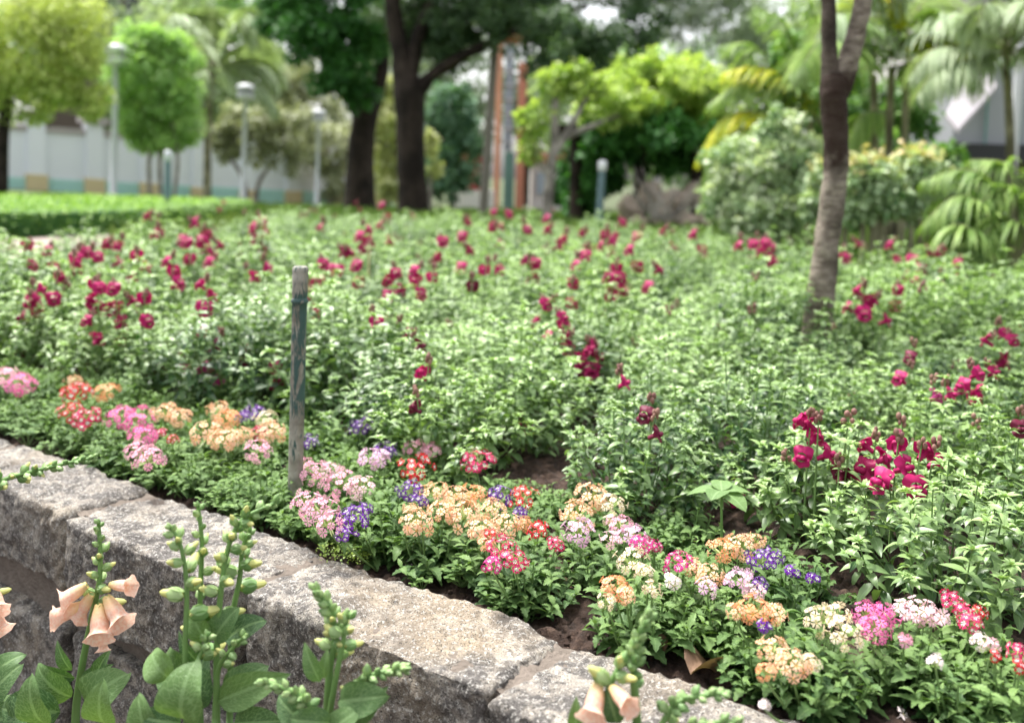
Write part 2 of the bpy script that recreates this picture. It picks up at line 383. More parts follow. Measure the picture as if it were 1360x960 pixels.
# planting bed: soil sheet with clods, fine near the wall
BED=[WP(-2.6,-.02,0),WP(1.8,-.02,0)]
right=[(2300,640),(1900,560),(1560,470),(1480,400),(1360,352),(1240,342),(1120,330),(1000,318),(930,303),(860,296),(800,292),(700,289)]
leftp=[(600,287),(500,285),(400,284),(330,287),(250,300),(190,302),(100,308),(0,316),(-120,326),(-300,345)]
BEDC=[G(x,y,CANZ) for x,y in right]+[G(x,y,CANZ) for x,y in leftp]
poly=[(p.x,p.y) for p in [WP(2.4,-.02,0)]+BEDC+[WP(-2.3,-.02,0)]]
def inside(x,y,P=poly):
    c=False; n=len(P)
    for i in range(n):
        x1,y1=P[i]; x2,y2=P[i-1]
        if (y1>y)!=(y2>y) and x<(x2-x1)*(y-y1)/(y2-y1)+x1: c=not c
    return c
def soil_h(x,y):
    u,q=WC((x,y,0)); e=min(1,max(0,(-q)/.05)); 
    v=Vector((x,y,0)); return SOILZ-.012+.012*noise.noise(v*9)+.010*noise.noise(v*27)+ .017*abs(noise.noise(v*48))+.006*abs(noise.noise(v*160))+.02*min(1,-q/.3)
mb=MB(); 
nu_,nq_=760,150
V=[];A=[];F=[]
for i in range(nu_+1):
    for j in range(nq_+1):
        u=-1.0+3.2*i/nu_; q=.01-.62*(j/nq_)**1.15; p=WP(u,q,0); V.append((p.x,p.y,soil_h(p.x,p.y))); A.append((.5,.5,.5))
for i in range(nu_):
    for j in range(nq_):
        a=i*(nq_+1)+j; F.append((a,a+1,a+nq_+2,a+nq_+1))
mb.add(V,F,A)
# coarse sheet for the rest of the bed, a few mm lower where they overlap
xs=[p[0] for p in poly]; ys=[p[1] for p in poly]; st=.12
nx=int((max(xs)-min(xs))/st)+1; ny=int((max(ys)-min(ys))/st)+1; idx={};V=[];A=[];F=[]
def gv(i,j):
    if (i,j) not in idx:
        x=min(xs)+i*st; y=min(ys)+j*st; idx[(i,j)]=len(V); V.append((x,y,SOILZ-.03+.01*noise.noise(Vector((x*6,y*6,1))))); A.append((.5,.5,.5))
    return idx[(i,j)]
for i in range(nx):
    for j in range(ny):
        if inside(min(xs)+(i+.5)*st,min(ys)+(j+.5)*st) and WC((min(xs)+(i+.5)*st,min(ys)+(j+.5)*st,0))[1]<-.12: F.append((gv(i,j),gv(i+1,j),gv(i+1,j+1),gv(i,j+1)))
mb.add(V,F,A); tag(mb.obj('soil',M['soil']),kind='structure')

# footpath beyond the left edge of the bed
pm=plain('path_paving',(.30,.24,.21),.85,.2,3)
mb=MB(); pp=[at(-420,340,7.2),at(330,318,8.8),at(330,300,13),at(-420,318,13)]
pp=[(p.x,p.y,PARKZ+.004) for p in (G(-500,395,PARKZ),G(-10,372,PARKZ),G(230,325,PARKZ),G(330,300,PARKZ),G(330,293,PARKZ),G(200,303,PARKZ),G(0,321,PARKZ),G(-500,352,PARKZ))]
mb.add(pp,[(0,1,6,7),(1,2,5,6),(2,3,4,5)],np.full((8,3),.5)); tag(mb.obj('path',pm),kind='structure')

# ------------------------------------------------------------------ stone wall
def stone(u0,u1,q0,q1,z0,z1,seed,sub=34,amp=1.,pw=22.,skew=0.):
    cx,cq,cz=(u0+u1)/2,(q0+q1)/2,(z0+z1)/2; hx,hq,hz=(u1-u0)/2,(q1-q0)/2,(z1-z0)/2
    nx_=max(8,int(sub*hx/.18)); nq_=max(6,int(sub*hq/.18)); nz_=max(6,int(sub*hz/.18))
    V=[];F=[];A=[];n0=0
    for ax,sg,na,nb in ((0,1,nq_,nz_),(0,-1,nq_,nz_),(1,1,nx_,nz_),(1,-1,nx_,nz_),(2,1,nx_,nq_),(2,-1,nx_,nq_)):
        for i in range(na+1):
            for j in range(nb+1):
                a=-1+2*i/na; b=-1+2*j/nb
                p=[0,0,0]; o=[k for k in range(3) if k!=ax]; p[ax]=sg; p[o[0]]=a; p[o[1]]=b
                s_=sum(abs(c)**pw for c in p)**(1/pw); p=[c/s_ for c in p]
                nrm=Vector([abs(c)**(pw-1)*(1 if c>0 else -1) for c in p]); nrm=Vector((nrm.x/hx,nrm.y/hq,nrm.z/hz)).normalized()
                u=cx+p[0]*hx; q=cq+p[1]*hq+skew*p[0]; z=cz+p[2]*hz
                v=Vector((u,q,z)); sv=Vector((seed*7.3,seed*3.1,seed))
                d=.007*noise.noise(v*6+sv)+.006*noise.noise(v*17+sv)+.006*abs(noise.noise(v*34+sv))*-1+.003*noise.noise(v*75+sv)+.0014*noise.noise(v*170+sv)
                chip=max(0,noise.noise(v*12+sv*2)-.28)*.05*max(0,1-abs(max(abs(nrm.x),abs(nrm.y),abs(nrm.z))-.0)/.98)
                d=(d-chip)*amp
                v=v+nrm*d; V.append(WP(v.x,v.y,v.z)); A.append((.5,.5,.5))
        for i in range(na):
            for j in range(nb):
                a=n0+i*(nb+1)+j; f=(a,a+1,a+nb+2,a+nb+1)
                F.append(f)
        n0=len(V)
    return np.array(V,float),np.array(F,int),np.array(A,float)
def fixn(o):
    import bmesh
    b=bmesh.new(); b.from_mesh(o.data); bmesh.ops.remove_doubles(b,verts=b.verts,dist=1e-5); bmesh.ops.recalc_face_normals(b,faces=b.faces); b.to_mesh(o.data); b.free()
ju=[WC(G(205,648,WALLZ))[0],WC(G(460,722,WALLZ))[0],WC(G(765,840,WALLZ))[0]]
WW=WC(G(590,890,WALLZ))[1]; WW=max(.15,WW)
print('joints',ju,'width',WW)
wall=empty('stone_wall',WP(0,WW/2,0),'low retaining wall of rough grey granite blocks edging the flower bed','wall')
js=[ju[0]-.95,ju[0]-.43]+ju+[ju[2]+.44,ju[2]+.9]
for k in range(len(js)-1):
    mb=MB(); g=.0065
    sub=150 if 1<=k<=4 else 50
    th=[.13,.125,.15,.16,.15,.14][k]
    add_T(mb,stone(js[k]+g,js[k+1]-g,0.0,WW+[0,.0,.012,.0,.01,0][k],WALLZ-th,WALLZ-.004,k+3,sub=sub)); o=mb.obj('coping_stone',M['stone'],wall); fixn(o)
mb=MB(); us=[-.9,-.62,-.20,.16,.44,.80,1.12,1.5,1.9]
u=js[0]; 
rr=random.Random(4)
k=0
while u<js[-1]:
    L=rr.choice([.24,.30,.38,.33]); mb=MB(); g=.012
    add_T(mb,stone(u+g,u+L-g,.035,WW+.006+rr.uniform(-.01,.012),-.05+.12*(k%2),WALLZ-.175+rr.uniform(-.012,.0),k+20,sub=90 if -.3<u<1.2 else 40)); fixn(mb.obj('face_stone',M['stone2'],wall))
    if k%2:
        mb=MB(); add_T(mb,stone(u+g,u+L-g,.035,WW+.004,-.12,.055,k+60,sub=40)); fixn(mb.obj('face_stone',M['stone2'],wall))
    u+=L; k+=1
mb=MB()
def core(t,q):
    return WP(js[0]+(js[-1]-js[0])*t,0,0)
def wbox(u0,u1,q0,q1,z0,z1,nz=.004,nu=160,nq=14):
    T=[]
    def top(t,q):
        u=u0+(u1-u0)*t; w_=q0+(q1-q0)*q; v=WP(u,w_,z1); v.z+=nz*noise.noise(v*40)+nz*noise.noise(v*110); return v
    def front(t,q):
        u=u0+(u1-u0)*t; v=WP(u,q1,z1+(z0-z1)*q); v+=wn*(nz*noise.noise(v*40)+nz*noise.noise(v*110))-wn*.0; 
        if q==0: v=top(t,1.)
        return v
    return merge(grid(top,nu,nq),grid(front,nu,nq))
add_T(mb,wbox(js[0],js[-1],.008,WW-.022,-.05,WALLZ-.011,nz=.005,nu=300,nq=24)); mb.obj('mortar',M['mortar'],wall)

# moss in the joint
mb=MB(); rr=random.Random(2); mt=leaf_t(1,.5,.3,.2,2,'ovate'); c=G(458,733,WALLZ)
P=[];D=[]
for i in range(420):
    a=rr.uniform(0,6.28); r=rr.random()**.7; d=wn*(.035*r*math.cos(a)+.0)+wd*(.045*r*math.sin(a)); x=c+d; P.append((x.x,x.y,WALLZ-.006+rr.uniform(0,.008)+.004*rr.random())); D.append((rr.uniform(-1,1),rr.uniform(-1,1),rr.uniform(.2,1.4)))
mb.many(mt,P,frames(D),np.array([rr.uniform(.002,.0045) for _ in P]),[rr.uniform(.4,1) for _ in P])
M['moss']=leaf_mat('moss_green',(.10,.19,.02),(.26,.36,.06),trans=.1)
tag(mb.obj('moss',M['moss']),'bright green moss in the wall joint beside the pipe','moss',kind='stuff')

# ------------------------------------------------------------------ pipe post
base=G(391,692,SOILZ-.0); ptop=at(391,351,(proj(base)[2]))
ph=ptop.z-base.z+.0; pr=.0114
pd=empty('metal_post',(base.x,base.y,SOILZ-.01),'thin metal pipe with chipped dark green paint at the wall','post')
H=ph+.01
mb=MB(); 
prof=[(pr*1.0,-.05)]+[(pr*(1+.015*math.sin(i*1.7)),H*.86*i/24) for i in range(25)]+[(pr*1.12,H*.862),(pr*1.16,H*.868),(pr*1.08,H*.874),(pr*.97,H*.88)]
add_T(mb,lathe(prof,20)); po=link('pipe',mb.mesh('pipe',[M['pipe']]),pd,(0,0,0))
mb=MB(); add_T(mb,lathe([(pr*.97,H*.88),(pr*1.06,H*.90),(pr*1.02,H*.93),(pr*1.10,H*.965),(pr*1.02,H*.972),(pr*1.10,H*.98),(pr*1.0,H*.995),(pr*.75,H),(pr*.7,H*.99),(0.0005,H*.985)],20)); link('threaded_end',mb.mesh('threaded_end',[M['pipe']]),pd,(0,0,0))
pd.rotation_euler=(0,rad(.6),0)

# ------------------------------------------------------------------ snapdragon plants
rg=np.random.default_rng(5)
LT=[leaf_t(1,.195,b,f,4,'lance') for b,f in ((.5,.3),(.9,.25),(.3,.4),(1.2,.3))]
def snap_plant(seed,nst=30,R=.165,H=.235):
    """a dome of leafy shoots: every shoot ends in a pale rosette and carries two short side shoots"""
    r=np.random.default_rng(seed); mb=MB(); tips=[]; P=[];D=[];S=[];Q=[]
    def whorls(b,m_,t_,n0,n,L,vt,ph,lo):
        for k in range(n):
            t=lo+(1-lo)*k/(n-1); p=(1-t)**2*b+2*t*(1-t)*m_+t*t*t_; f=k/(n-1)
            for e in range(2 if f<.7 else 3):
                ang=ph+k*1.4+e*(math.pi if f<.7 else 2.09)+r.uniform(-.35,.35); el=r.uniform(-.25,.40)+.9*max(0,f-.6)-(.35 if f<.35 else 0)
                D.append((math.cos(ang)*math.cos(el),math.sin(ang)*math.cos(el),math.sin(el))); P.append(p)
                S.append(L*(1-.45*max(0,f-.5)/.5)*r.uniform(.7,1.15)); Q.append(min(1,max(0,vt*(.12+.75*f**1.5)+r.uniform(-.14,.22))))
        for e in range(n0):
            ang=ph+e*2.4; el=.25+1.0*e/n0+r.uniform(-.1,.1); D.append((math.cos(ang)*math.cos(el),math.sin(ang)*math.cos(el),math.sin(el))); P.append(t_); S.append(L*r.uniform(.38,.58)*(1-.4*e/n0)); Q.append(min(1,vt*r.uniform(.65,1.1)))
    for i in range(nst):
        a=i*2.39996+r.uniform(-.35,.35); f=math.sqrt((i+.5)/nst); rt=R*f*r.uniform(.85,1.12); h=H*(1-.62*f**2.4)*r.uniform(.84,1.10)
        ca,sa=math.cos(a),math.sin(a); b=np.array([.25*rt*ca,.25*rt*sa,0]); t_=np.array([rt*ca+r.uniform(-.01,.01),rt*sa+r.uniform(-.01,.01),h]); m_=np.array([.95*rt*ca,.95*rt*sa,h*.45])
        add_T(mb,tube([b,.25*b+.5*m_+.25*t_,t_],[.0018,.0015,.0009],4,3,cap=False),1); tips.append(t_); ph=r.uniform(0,6.28); vt=r.uniform(.75,1.1)
        whorls(b,m_,t_,8,8,.041,vt,ph,.28)
        for q in range(2):
            t=r.uniform(.5,.85); p=(1-t)**2*b+2*t*(1-t)*m_+t*t*t_; aa=a+r.uniform(-1.7,1.7); l_=r.uniform(.02,.04); e_=p+np.array([l_*math.cos(aa),l_*math.sin(aa),r.uniform(.012,.035)])
            whorls(p,(p+e_)/2+np.array([.004*math.cos(aa),.004*math.sin(aa),-.003]),e_,6,3,.026,vt*.95,r.uniform(0,6.28),.3)
    P=np.array(P);D=np.array(D);S=np.array(S);Q=np.array(Q); pick=r.integers(0,len(LT),len(P))
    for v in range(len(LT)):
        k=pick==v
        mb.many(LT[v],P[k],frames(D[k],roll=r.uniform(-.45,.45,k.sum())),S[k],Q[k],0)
    return mb.mesh('snapdragon_plant',[M['snap'],M['snapstem']]),tips
snapm=[snap_plant(100+i) for i in range(8)]

# snapdragon flower: two-lipped bloom facing +Y, about 1 unit wide
def lobe(cx,cz,r,ang,ruff,seed,back=.25,n=5,m=8):
    rr=random.Random(seed); ph=rr.uniform(0,6)
    def fn(t,q):
        a=-1.9+3.8*q; rad_=r*t; x=math.sin(a)*rad_*.95; z=math.cos(a)*rad_*1.05; y=-back*t*t*r+ruff*r*t*t*math.sin(a*3.2+ph)
        c,s_=math.cos(ang),math.sin(ang)
        return (cx+x*c+z*s_, y, cz-x*s_+z*c)
    return grid(fn,n,m)
def snap_flower(seed):
    T=[lobe(-.17,.20,.40,-.62,.30,seed,.55),lobe(.17,.20,.40,.62,.30,seed+1,.55),
       lobe(-.19,-.20,.29,-2.0,.28,seed+2,.2),lobe(.19,-.20,.29,2.0,.28,seed+3,.2),lobe(0,-.26,.28,3.14,.28,seed+4,.1)]
    pal=ball(.19,5,8,.8); T.append(xf(pal,Matrix.Translation((-.10,.05,-.03)))); T.append(xf(pal,Matrix.Translation((.10,.05,-.03))))
    T.append(grid(lambda t,q:(.13*(1+.5*t)*math.cos(6.283*q),-.75+.75*t,.13*(1+.4*t)*math.sin(6.283*q)-.12*(1-t)),4,8))
    return merge(*T)
SF=[snap_flower(i*10) for i in range(4)]
def spike(seed,nf,mt,sc=.031):
    """flower spike with its origin where it leaves the foliage"""
    r=np.random.default_rng(seed); mb=MB(); hh=.035+.009*nf
    lean=np.array([r.uniform(-.012,.012),r.uniform(-.012,.012),0])
    add_T(mb,tube([(0,0,-.10),lean*.3+np.array([0,0,-.02]),lean+np.array([0,0,hh])],[.0017,.0015,.0009],5,4,cap=False),1)
    for i in range(nf):
        a=i*2.4+r.uniform(-.4,.4); z=-.008+hh*.75*i/max(1,nf-1) if nf>1 else .01; t=max(0,z/hh)
        el=.15+.3*r.random(); d=np.array([math.cos(a)*math.cos(el),math.sin(a)*math.cos(el),math.sin(el)]); s=sc*r.uniform(.8,1.1)*(1-.25*t)
        mb.many(SF[i%4],[np.array([0,0,z])+lean*t+d*s*.75],frames([d]),[s],[r.uniform(.2,.9)],0)
    for i in range(5):
        a=i*2.4; p=lean+np.array([.004*math.cos(a),.004*math.sin(a),hh+.004-.003*i]); mb.many(ball(1,4,6,1.5),[p],[np.eye(3)],[r.uniform(.0025,.0042)],[r.random()],2)
    return mb.mesh('flower_spike',[mt,M['snapstem'],M['pod']])
spk={}
def get_spike(kind,nf,v):
    k=(kind,nf,v)
    if k not in spk: spk[k]=spike(hash((kind=='crim',nf,v))%1000+v*7,nf,M[kind])
    return spk[k]
def podm(seed):
    r=np.random.default_rng(seed); mb=MB(); add_T(mb,tube([(0,0,-.08),(0,0,.0),(.003,0,.025)],[.0018,.0016,.001],4,3,cap=False),1)
    for i in range(5):
        a=i*2.4; d=.008*r.uniform(.6,1.2); mb.many(ball(1,4,6,1.3),[(d*math.cos(a),d*math.sin(a),.002+.005*i)],[np.eye(3)],[r.uniform(.0035,.0055)],[r.random()],0)
    return mb.mesh('seed_pods',[M['pod'],M['snapstem']])
pods=[podm(i) for i in range(4)]

BL="""35,340,3 68,345,3 112,347,2 128,343,1 148,337,3 160,330,1 185,353,4 227,361,4 205,300,3 212,315,1 248,310,2 273,322,7 268,308,3 295,275,3 345,308,5 342,320,2 47,397,4 40,408,2 70,382,2 133,395,4 158,395,2
168,412,2 188,410,2 122,437,3 167,455,1 270,392,4 260,442,1 367,498,4 403,497,3 408,392,3 413,405,2 427,362,2 447,347,2 348,357,1 333,370,1 432,307,1 453,348,3 475,275,3 513,283,3 545,298,3 485,320,5 510,312,2
480,365,3 522,378,5 553,373,4 570,372,1 588,333,2 617,307,2 657,315,2 657,292,2 672,296,2 697,308,1 735,318,3 753,322,1 730,293,1 777,322,2 805,327,5 823,308,2 848,318,1 885,320,3 845,345,2 772,355,1 777,342,1 820,370,6 815,382,3 868,370,3
755,390,3 703,358,3 713,362,2 618,345,2 658,360,1 642,362,1 722,415,2 500,428,2 535,443,2 565,497,2 738,433,3 750,448,3 763,463,4 787,480,7 775,470,3 818,507,1 929,325,2 988,330,1 1001,328,1 1018,337,4 1030,343,3
1132,336,2 1118,345,1 1186,338,2 1213,357,2 1230,348,2 1248,347,2 1274,362,2 1223,377,1 1143,400,4 1167,411,3 1192,397,2 1133,410,1 1325,443,2 1323,466,3 1340,462,3 1201,502,2 1250,522,2 1289,507,5 1311,504,4 1073,573,5 1086,577,3
1157,605,6 1187,607,5 1213,615,3 1230,610,2 698,570,2 987,660,2 100,345,1 92,352,1 255,335,2 285,338,2 120,392,2""".split()
BL=[(*map(int,s.split(',')),'crim') for s in BL]
BL+=[(242,492,2,'mag'),(278,490,2,'mag'),(250,507,1,'mag'),(280,507,1,'mag'),(28,470,2,'dark'),(295,458,1,'dark'),(322,480,2,'dark'),(548,460,2,'dark'),(562,540,2,'dark'),(865,548,2,'dark'),(858,572,1,'dark'),(1114,632,2,'dark'),(1206,579,1,'dark'),(1353,565,1,'dark'),(1233,524,1,'mag'),(627,383,1,'dark'),(1216,473,1,'dark')]

# spots: front row follows the edge of the verbena strip
edge=[(-300,440),(0,505),(90,530),(230,548),(330,556),(430,590),(560,640),(720,680),(870,735),(960,758),(1100,815),(1200,835),(1360,840),(1600,870),(2200,960)]
EP=[G(x,y,SOILZ) for x,y in edge]
def behind_edge(x,y):
    u,q=WC((x,y,0))
    for a,b in zip(EP[:-1],EP[1:]):
        ua,qa=WC(a); ub,qb=WC(b)
        if ua<=u<=ub: return q < qa+(qb-qa)*(u-ua)/(ub-ua)-.05
    return q<-.4
rr=random.Random(11); spots=[]
def ok(x,y,d): return all((x-a)**2+(y-b)**2>d*d for a,b in spots)
TREE=G(1084,470,.5)
cands=[]
for i in range(26000):
    x=rr.uniform(min(xs)+.0,max(xs)); y=rr.uniform(.7,max(ys)); 
    if inside(x,y) and behind_edge(x,y):
        px,py,D=proj((x,y,.6))
        if -230<px<1600 and py<1150 and (x-TREE.x)**2+(y-TREE.y)**2>.013: cands.append((x,y))
# dense front first
cands.sort(key=lambda p:p[1]+rr.uniform(-.1,.1)*2)
sp_d=.205
for x,y in cands:
    d=(.212 if y<2.4 else .195)+.012*max(0,y-1.5)+(.02 if y>4 else 0)
    if ok(x,y,min(d,.27)): spots.append((x,y))
print('snapdragon spots',len(spots))
spots=sorted(spots,key=lambda p:p[1])[:298]
SIGHT=[tuple(G(b[0],b[1]+6,.607)) for b in BL if b[1]>500]+[tuple(G(635,612,.514)),tuple(G(498,606,.514)),tuple(G(560,595,.514)),tuple(G(480,560,.514)),tuple(G(551,618,.514)),tuple(G(694,655,.514)),tuple(G(410,580,.514))]
plants=[]
for i,(x,y) in enumerate(spots):
    me,tips=snapm[i%8]
    o=bpy.data.objects.new('snapdragon_plant',me); COL.objects.link(o)
    kf=min(1,max(0,(y-1.2)/2.4)); sc=rr.uniform(.82,1.16)*(.90+.20*kf)*(1+.34*noise.noise(Vector((x*1.7,y*1.7,2))))
    for bx,by,bz in SIGHT:                       # low plants where the photograph shows a bloom over them
        if y<by-.04:
            f=y/by
            if abs(bx*f-x)<.12: sc=min(sc,max(.60,(CAMZ+(bz-CAMZ)*f-SOILZ+.015)/.235))
    if abs(x-TREE.x)<.20 and TREE.y-.48<y<TREE.y: sc*=.74
    o.location=(x,y,SOILZ-.005); o.rotation_euler=(rr.uniform(-.08,.08),rr.uniform(-.08,.08),rr.uniform(0,6.28)); o.scale=(sc,sc,sc*rr.uniform(.90,1.12))
    o['group']='snapdragon plants filling the bed'; o['category']='flowering plant'
    plants.append(o)
bpy.context.view_layer.update()
PM=[p.matrix_basis.copy() for p in plants]
blooms={i:[] for i in range(len(plants))}
XY=np.array([(p.location.x,p.location.y) for p in plants])
def snapg(px,py,zb,g):
    for _ in range(12):
        if ((XY-np.array([g.x,g.y]))**2).sum(1).min()<.105**2: break
        zb-=.012; g=G(px,py,zb)
    return g
for bi,(px,py,nf,kind) in enumerate(BL):
    zb=float(np.interp(py,[300,340,400,480,560],[.70,.69,.648,.62,.607])); g=G(px,py,zb); g=snapg(px,py,zb,g); nf=max(1,round(nf*(.62 if py>420 else .8))); k=int(np.argmin(((XY-np.array([g.x,g.y]))**2).sum(1)))
    me=get_spike(kind,min(nf,4),bi%2); o=bpy.data.objects.new('flower_spike',me); COL.objects.link(o); o.parent=plants[k]
    g.z-=.006*nf
    g.z-=.012
    D=proj(g)[2]; sc=min(1.9,1.0+.25*max(0,D-1.6))
    o.matrix_basis=PM[k].inverted()@(Matrix.Translation(g)@Matrix.Rotation(bi*1.7,4,'Z')@Matrix.Scale(sc,4))
    blooms[k].append((kind,nf))
for i,p in enumerate(plants):
    me,tips=snapm[i%8]
    if not blooms[i] or i%3==0:
        for j in range(rr.choice([0,0,1,2,2])):
            t=tips[rr.randrange(len(tips))]; o=bpy.data.objects.new('seed_pods',pods[rr.randrange(4)]); COL.objects.link(o); o.parent=p; o.location=(t[0],t[1],t[2]+.004); o.rotation_euler=(rr.uniform(-.3,.3),rr.uniform(-.3,.3),rr.uniform(0,6))
# labels
def zone(x,y):
    px,py,D=proj((x,y,CANZ-.05))
    z='near-row' if D<2 else 'mid-bed' if D<3.8 else 'far-edge'
    marks=[(391,1.62,'metal pipe'),(1090,2.05,'young tree trunk')]
    return px,py,D,z
num=['no','one','two','three','four','five','six','seven','eight','nine','ten','eleven','twelve']
def small_n(n): return num[n] if n<13 else 'many'
used={}
cn={'crim':'crimson','mag':'magenta','dark':'maroon'}
for i,p in enumerate(plants):
    px,py,D,z=zone(*XY[i])
    side='left of the metal pipe' if px<360 else 'behind the metal pipe' if px<440 else 'between pipe and young tree' if px<1020 else 'around the young tree' if px<1150 else 'right of the young tree'
    if blooms[i]:
        nf=sum(b[1] for b in blooms[i]); kinds=' and '.join(sorted({cn[b[0]] for b in blooms[i]}))
        s=f"{z} snapdragon with {small_n(nf)} {kinds} bloom{'s' if nf>1 else ''}"
    else: s=f'{z} green snapdragon without open blooms'
    used.setdefault((s,side,z),[]).append(i)
ordn='first second third fourth fifth sixth seventh eighth ninth tenth eleventh twelfth thirteenth fourteenth fifteenth'.split()
for (s,side,z),ids in used.items():
    if 'green' not in s and len(ids)>1:
        ids.sort(key=lambda i:proj((*XY[i],CANZ))[0])
        for k,i in enumerate(ids): plants[i]['label']=f'{s} {side}, {ordn[min(k,14)]} from left'
    else:
        for i in ids: plants[i]['label']=f'{s} {side}'
    if 'green' in s:
        for i in ids: plants[i]['group']=f'{z} green snapdragons {side}'

# ------------------------------------------------------------------ verbena
VL=leaf_t(1,.17,.7,.3,10,'serrate',ns=2); VL2=leaf_t(1,.22,1.0,.3,10,'serrate',ns=2)
def verb_foliage(seed,R=.064,H=.066,n=19):
    r=np.random.default_rng(seed); mb=MB()
    for i in range(n):
        a=i*2.39996+r.uniform(-.3,.3); rt=R*math.sqrt((i+.5)/n)*r.uniform(.8,1.15); h=H*(1-.45*(rt/R)**2)*r.uniform(.75,1.1)
        b=np.array([.3*rt*math.cos(a),.3*rt*math.sin(a),-.005]); m_=np.array([.8*rt*math.cos(a),.8*rt*math.sin(a),h*.5]); t_=np.array([rt*math.cos(a),rt*math.sin(a),h])
        add_T(mb,tube([b,m_,t_],[.0016,.0014,.001],4,3,cap=False),1)
        P=[];D=[];S=[];Q=[]; ph=r.uniform(0,6.28)
        for k in range(6):
            t=.15+.85*k/5; p=(1-t)*(1-t)*b+2*t*(1-t)*m_+t*t*t_
            for e in range(2):
                ang=ph+k*1.57+e*math.pi+r.uniform(-.3,.3); el=r.uniform(.0,.75)+.5*max(0,t-.6)
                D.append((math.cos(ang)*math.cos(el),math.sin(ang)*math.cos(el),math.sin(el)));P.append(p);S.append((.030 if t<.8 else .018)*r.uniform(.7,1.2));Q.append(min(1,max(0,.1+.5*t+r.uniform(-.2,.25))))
        P=np.array(P);D=np.array(D);S=np.array(S);Q=np.array(Q);k=r.random(len(P))<.5
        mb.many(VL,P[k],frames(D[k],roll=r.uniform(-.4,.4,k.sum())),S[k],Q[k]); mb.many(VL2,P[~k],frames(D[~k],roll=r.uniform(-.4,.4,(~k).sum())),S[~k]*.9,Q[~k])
    return mb.mesh('foliage',[M['verb'],M['snapstem']])
vfol=[verb_foliage(i) for i in range(6)]
def floret():
    T=[]
    for k in range(5):
        a0=k*2*math.pi/5
        def fn(t,q,a0=a0):
            s=2*q-1; r=.10+.9*t*(1-.26*math.exp(-(s/.22)**2)*t)*(1-.12*s*s*t); a=a0+s*(.20+.30*math.sin(min(1,t*1.1)*math.pi*.5)); 
            return (r*math.cos(a),r*math.sin(a),.10*math.sin(t*2.6)-.07*t*t+.06*abs(s)*t)
        T.append(grid(fn,4,4))
    T.append((lambda v:(v[0],v[1],v[2]))(xf(lathe([(.13,.0),(.07,-.5),(.05,-1.0)],5),Matrix.Identity(4))))
    return merge(*T)
FLR=floret()
def vhead(seed,col,n=17,R=.021,fs=.0088,flat=.6):
    r=np.random.default_rng(seed); mb=MB(); P=[];D=[];S=[]
    for i in range(n):
        f=(i+.5)/n; th=math.acos(1-f*(1.05))*.98; a=i*2.39996+r.uniform(-.2,.2); th+=r.uniform(-.22,.22)
        d=np.array([math.sin(th)*math.cos(a),math.sin(th)*math.sin(a),math.cos(th)]); P.append(d*R*np.array([1,1,flat])*r.uniform(.80,1.16)+np.array([0,0,.004])); dd=d*np.array([.8,.8,1.1])+r.normal(size=3)*.16; D.append(dd/np.linalg.norm(dd)); S.append(fs*r.uniform(.72,1.12))
    P=np.array(P);D=np.array(D)
    # local +Z of floret along D
    F_=frames(D); R_=np.stack([F_[:,:,0],-F_[:,:,2],F_[:,:,1]],axis=2)
    c=r.uniform(0,6.28,n); R2=np.zeros((n,3,3)); R2[:,0,0]=np.cos(c);R2[:,0,1]=-np.sin(c);R2[:,1,0]=np.sin(c);R2[:,1,1]=np.cos(c);R2[:,2,2]=1
    mb.many(FLR,P,np.einsum('nij,njk->nik',R_,R2),np.array(S),r.random(n),0)
    # green calyx tubes converging to the stalk
    t_=leaf_t(1,.10,.1,.3,2,'lance'); m=16
    DD=np.array([(math.cos(i*2.4)*math.cos(e),math.sin(i*2.4)*math.cos(e),math.sin(e)) for i,e in zip(range(m),r.uniform(-.1,1.3,m))])
    mb.many(t_,np.tile([[0,0,-.004]],(m,1)),frames(DD),np.full(m,R*.85),r.uniform(.3,1,m),1)
    return mb.mesh('flower_head',[M['v_'+col],M['tuft'],M['snapstem']])
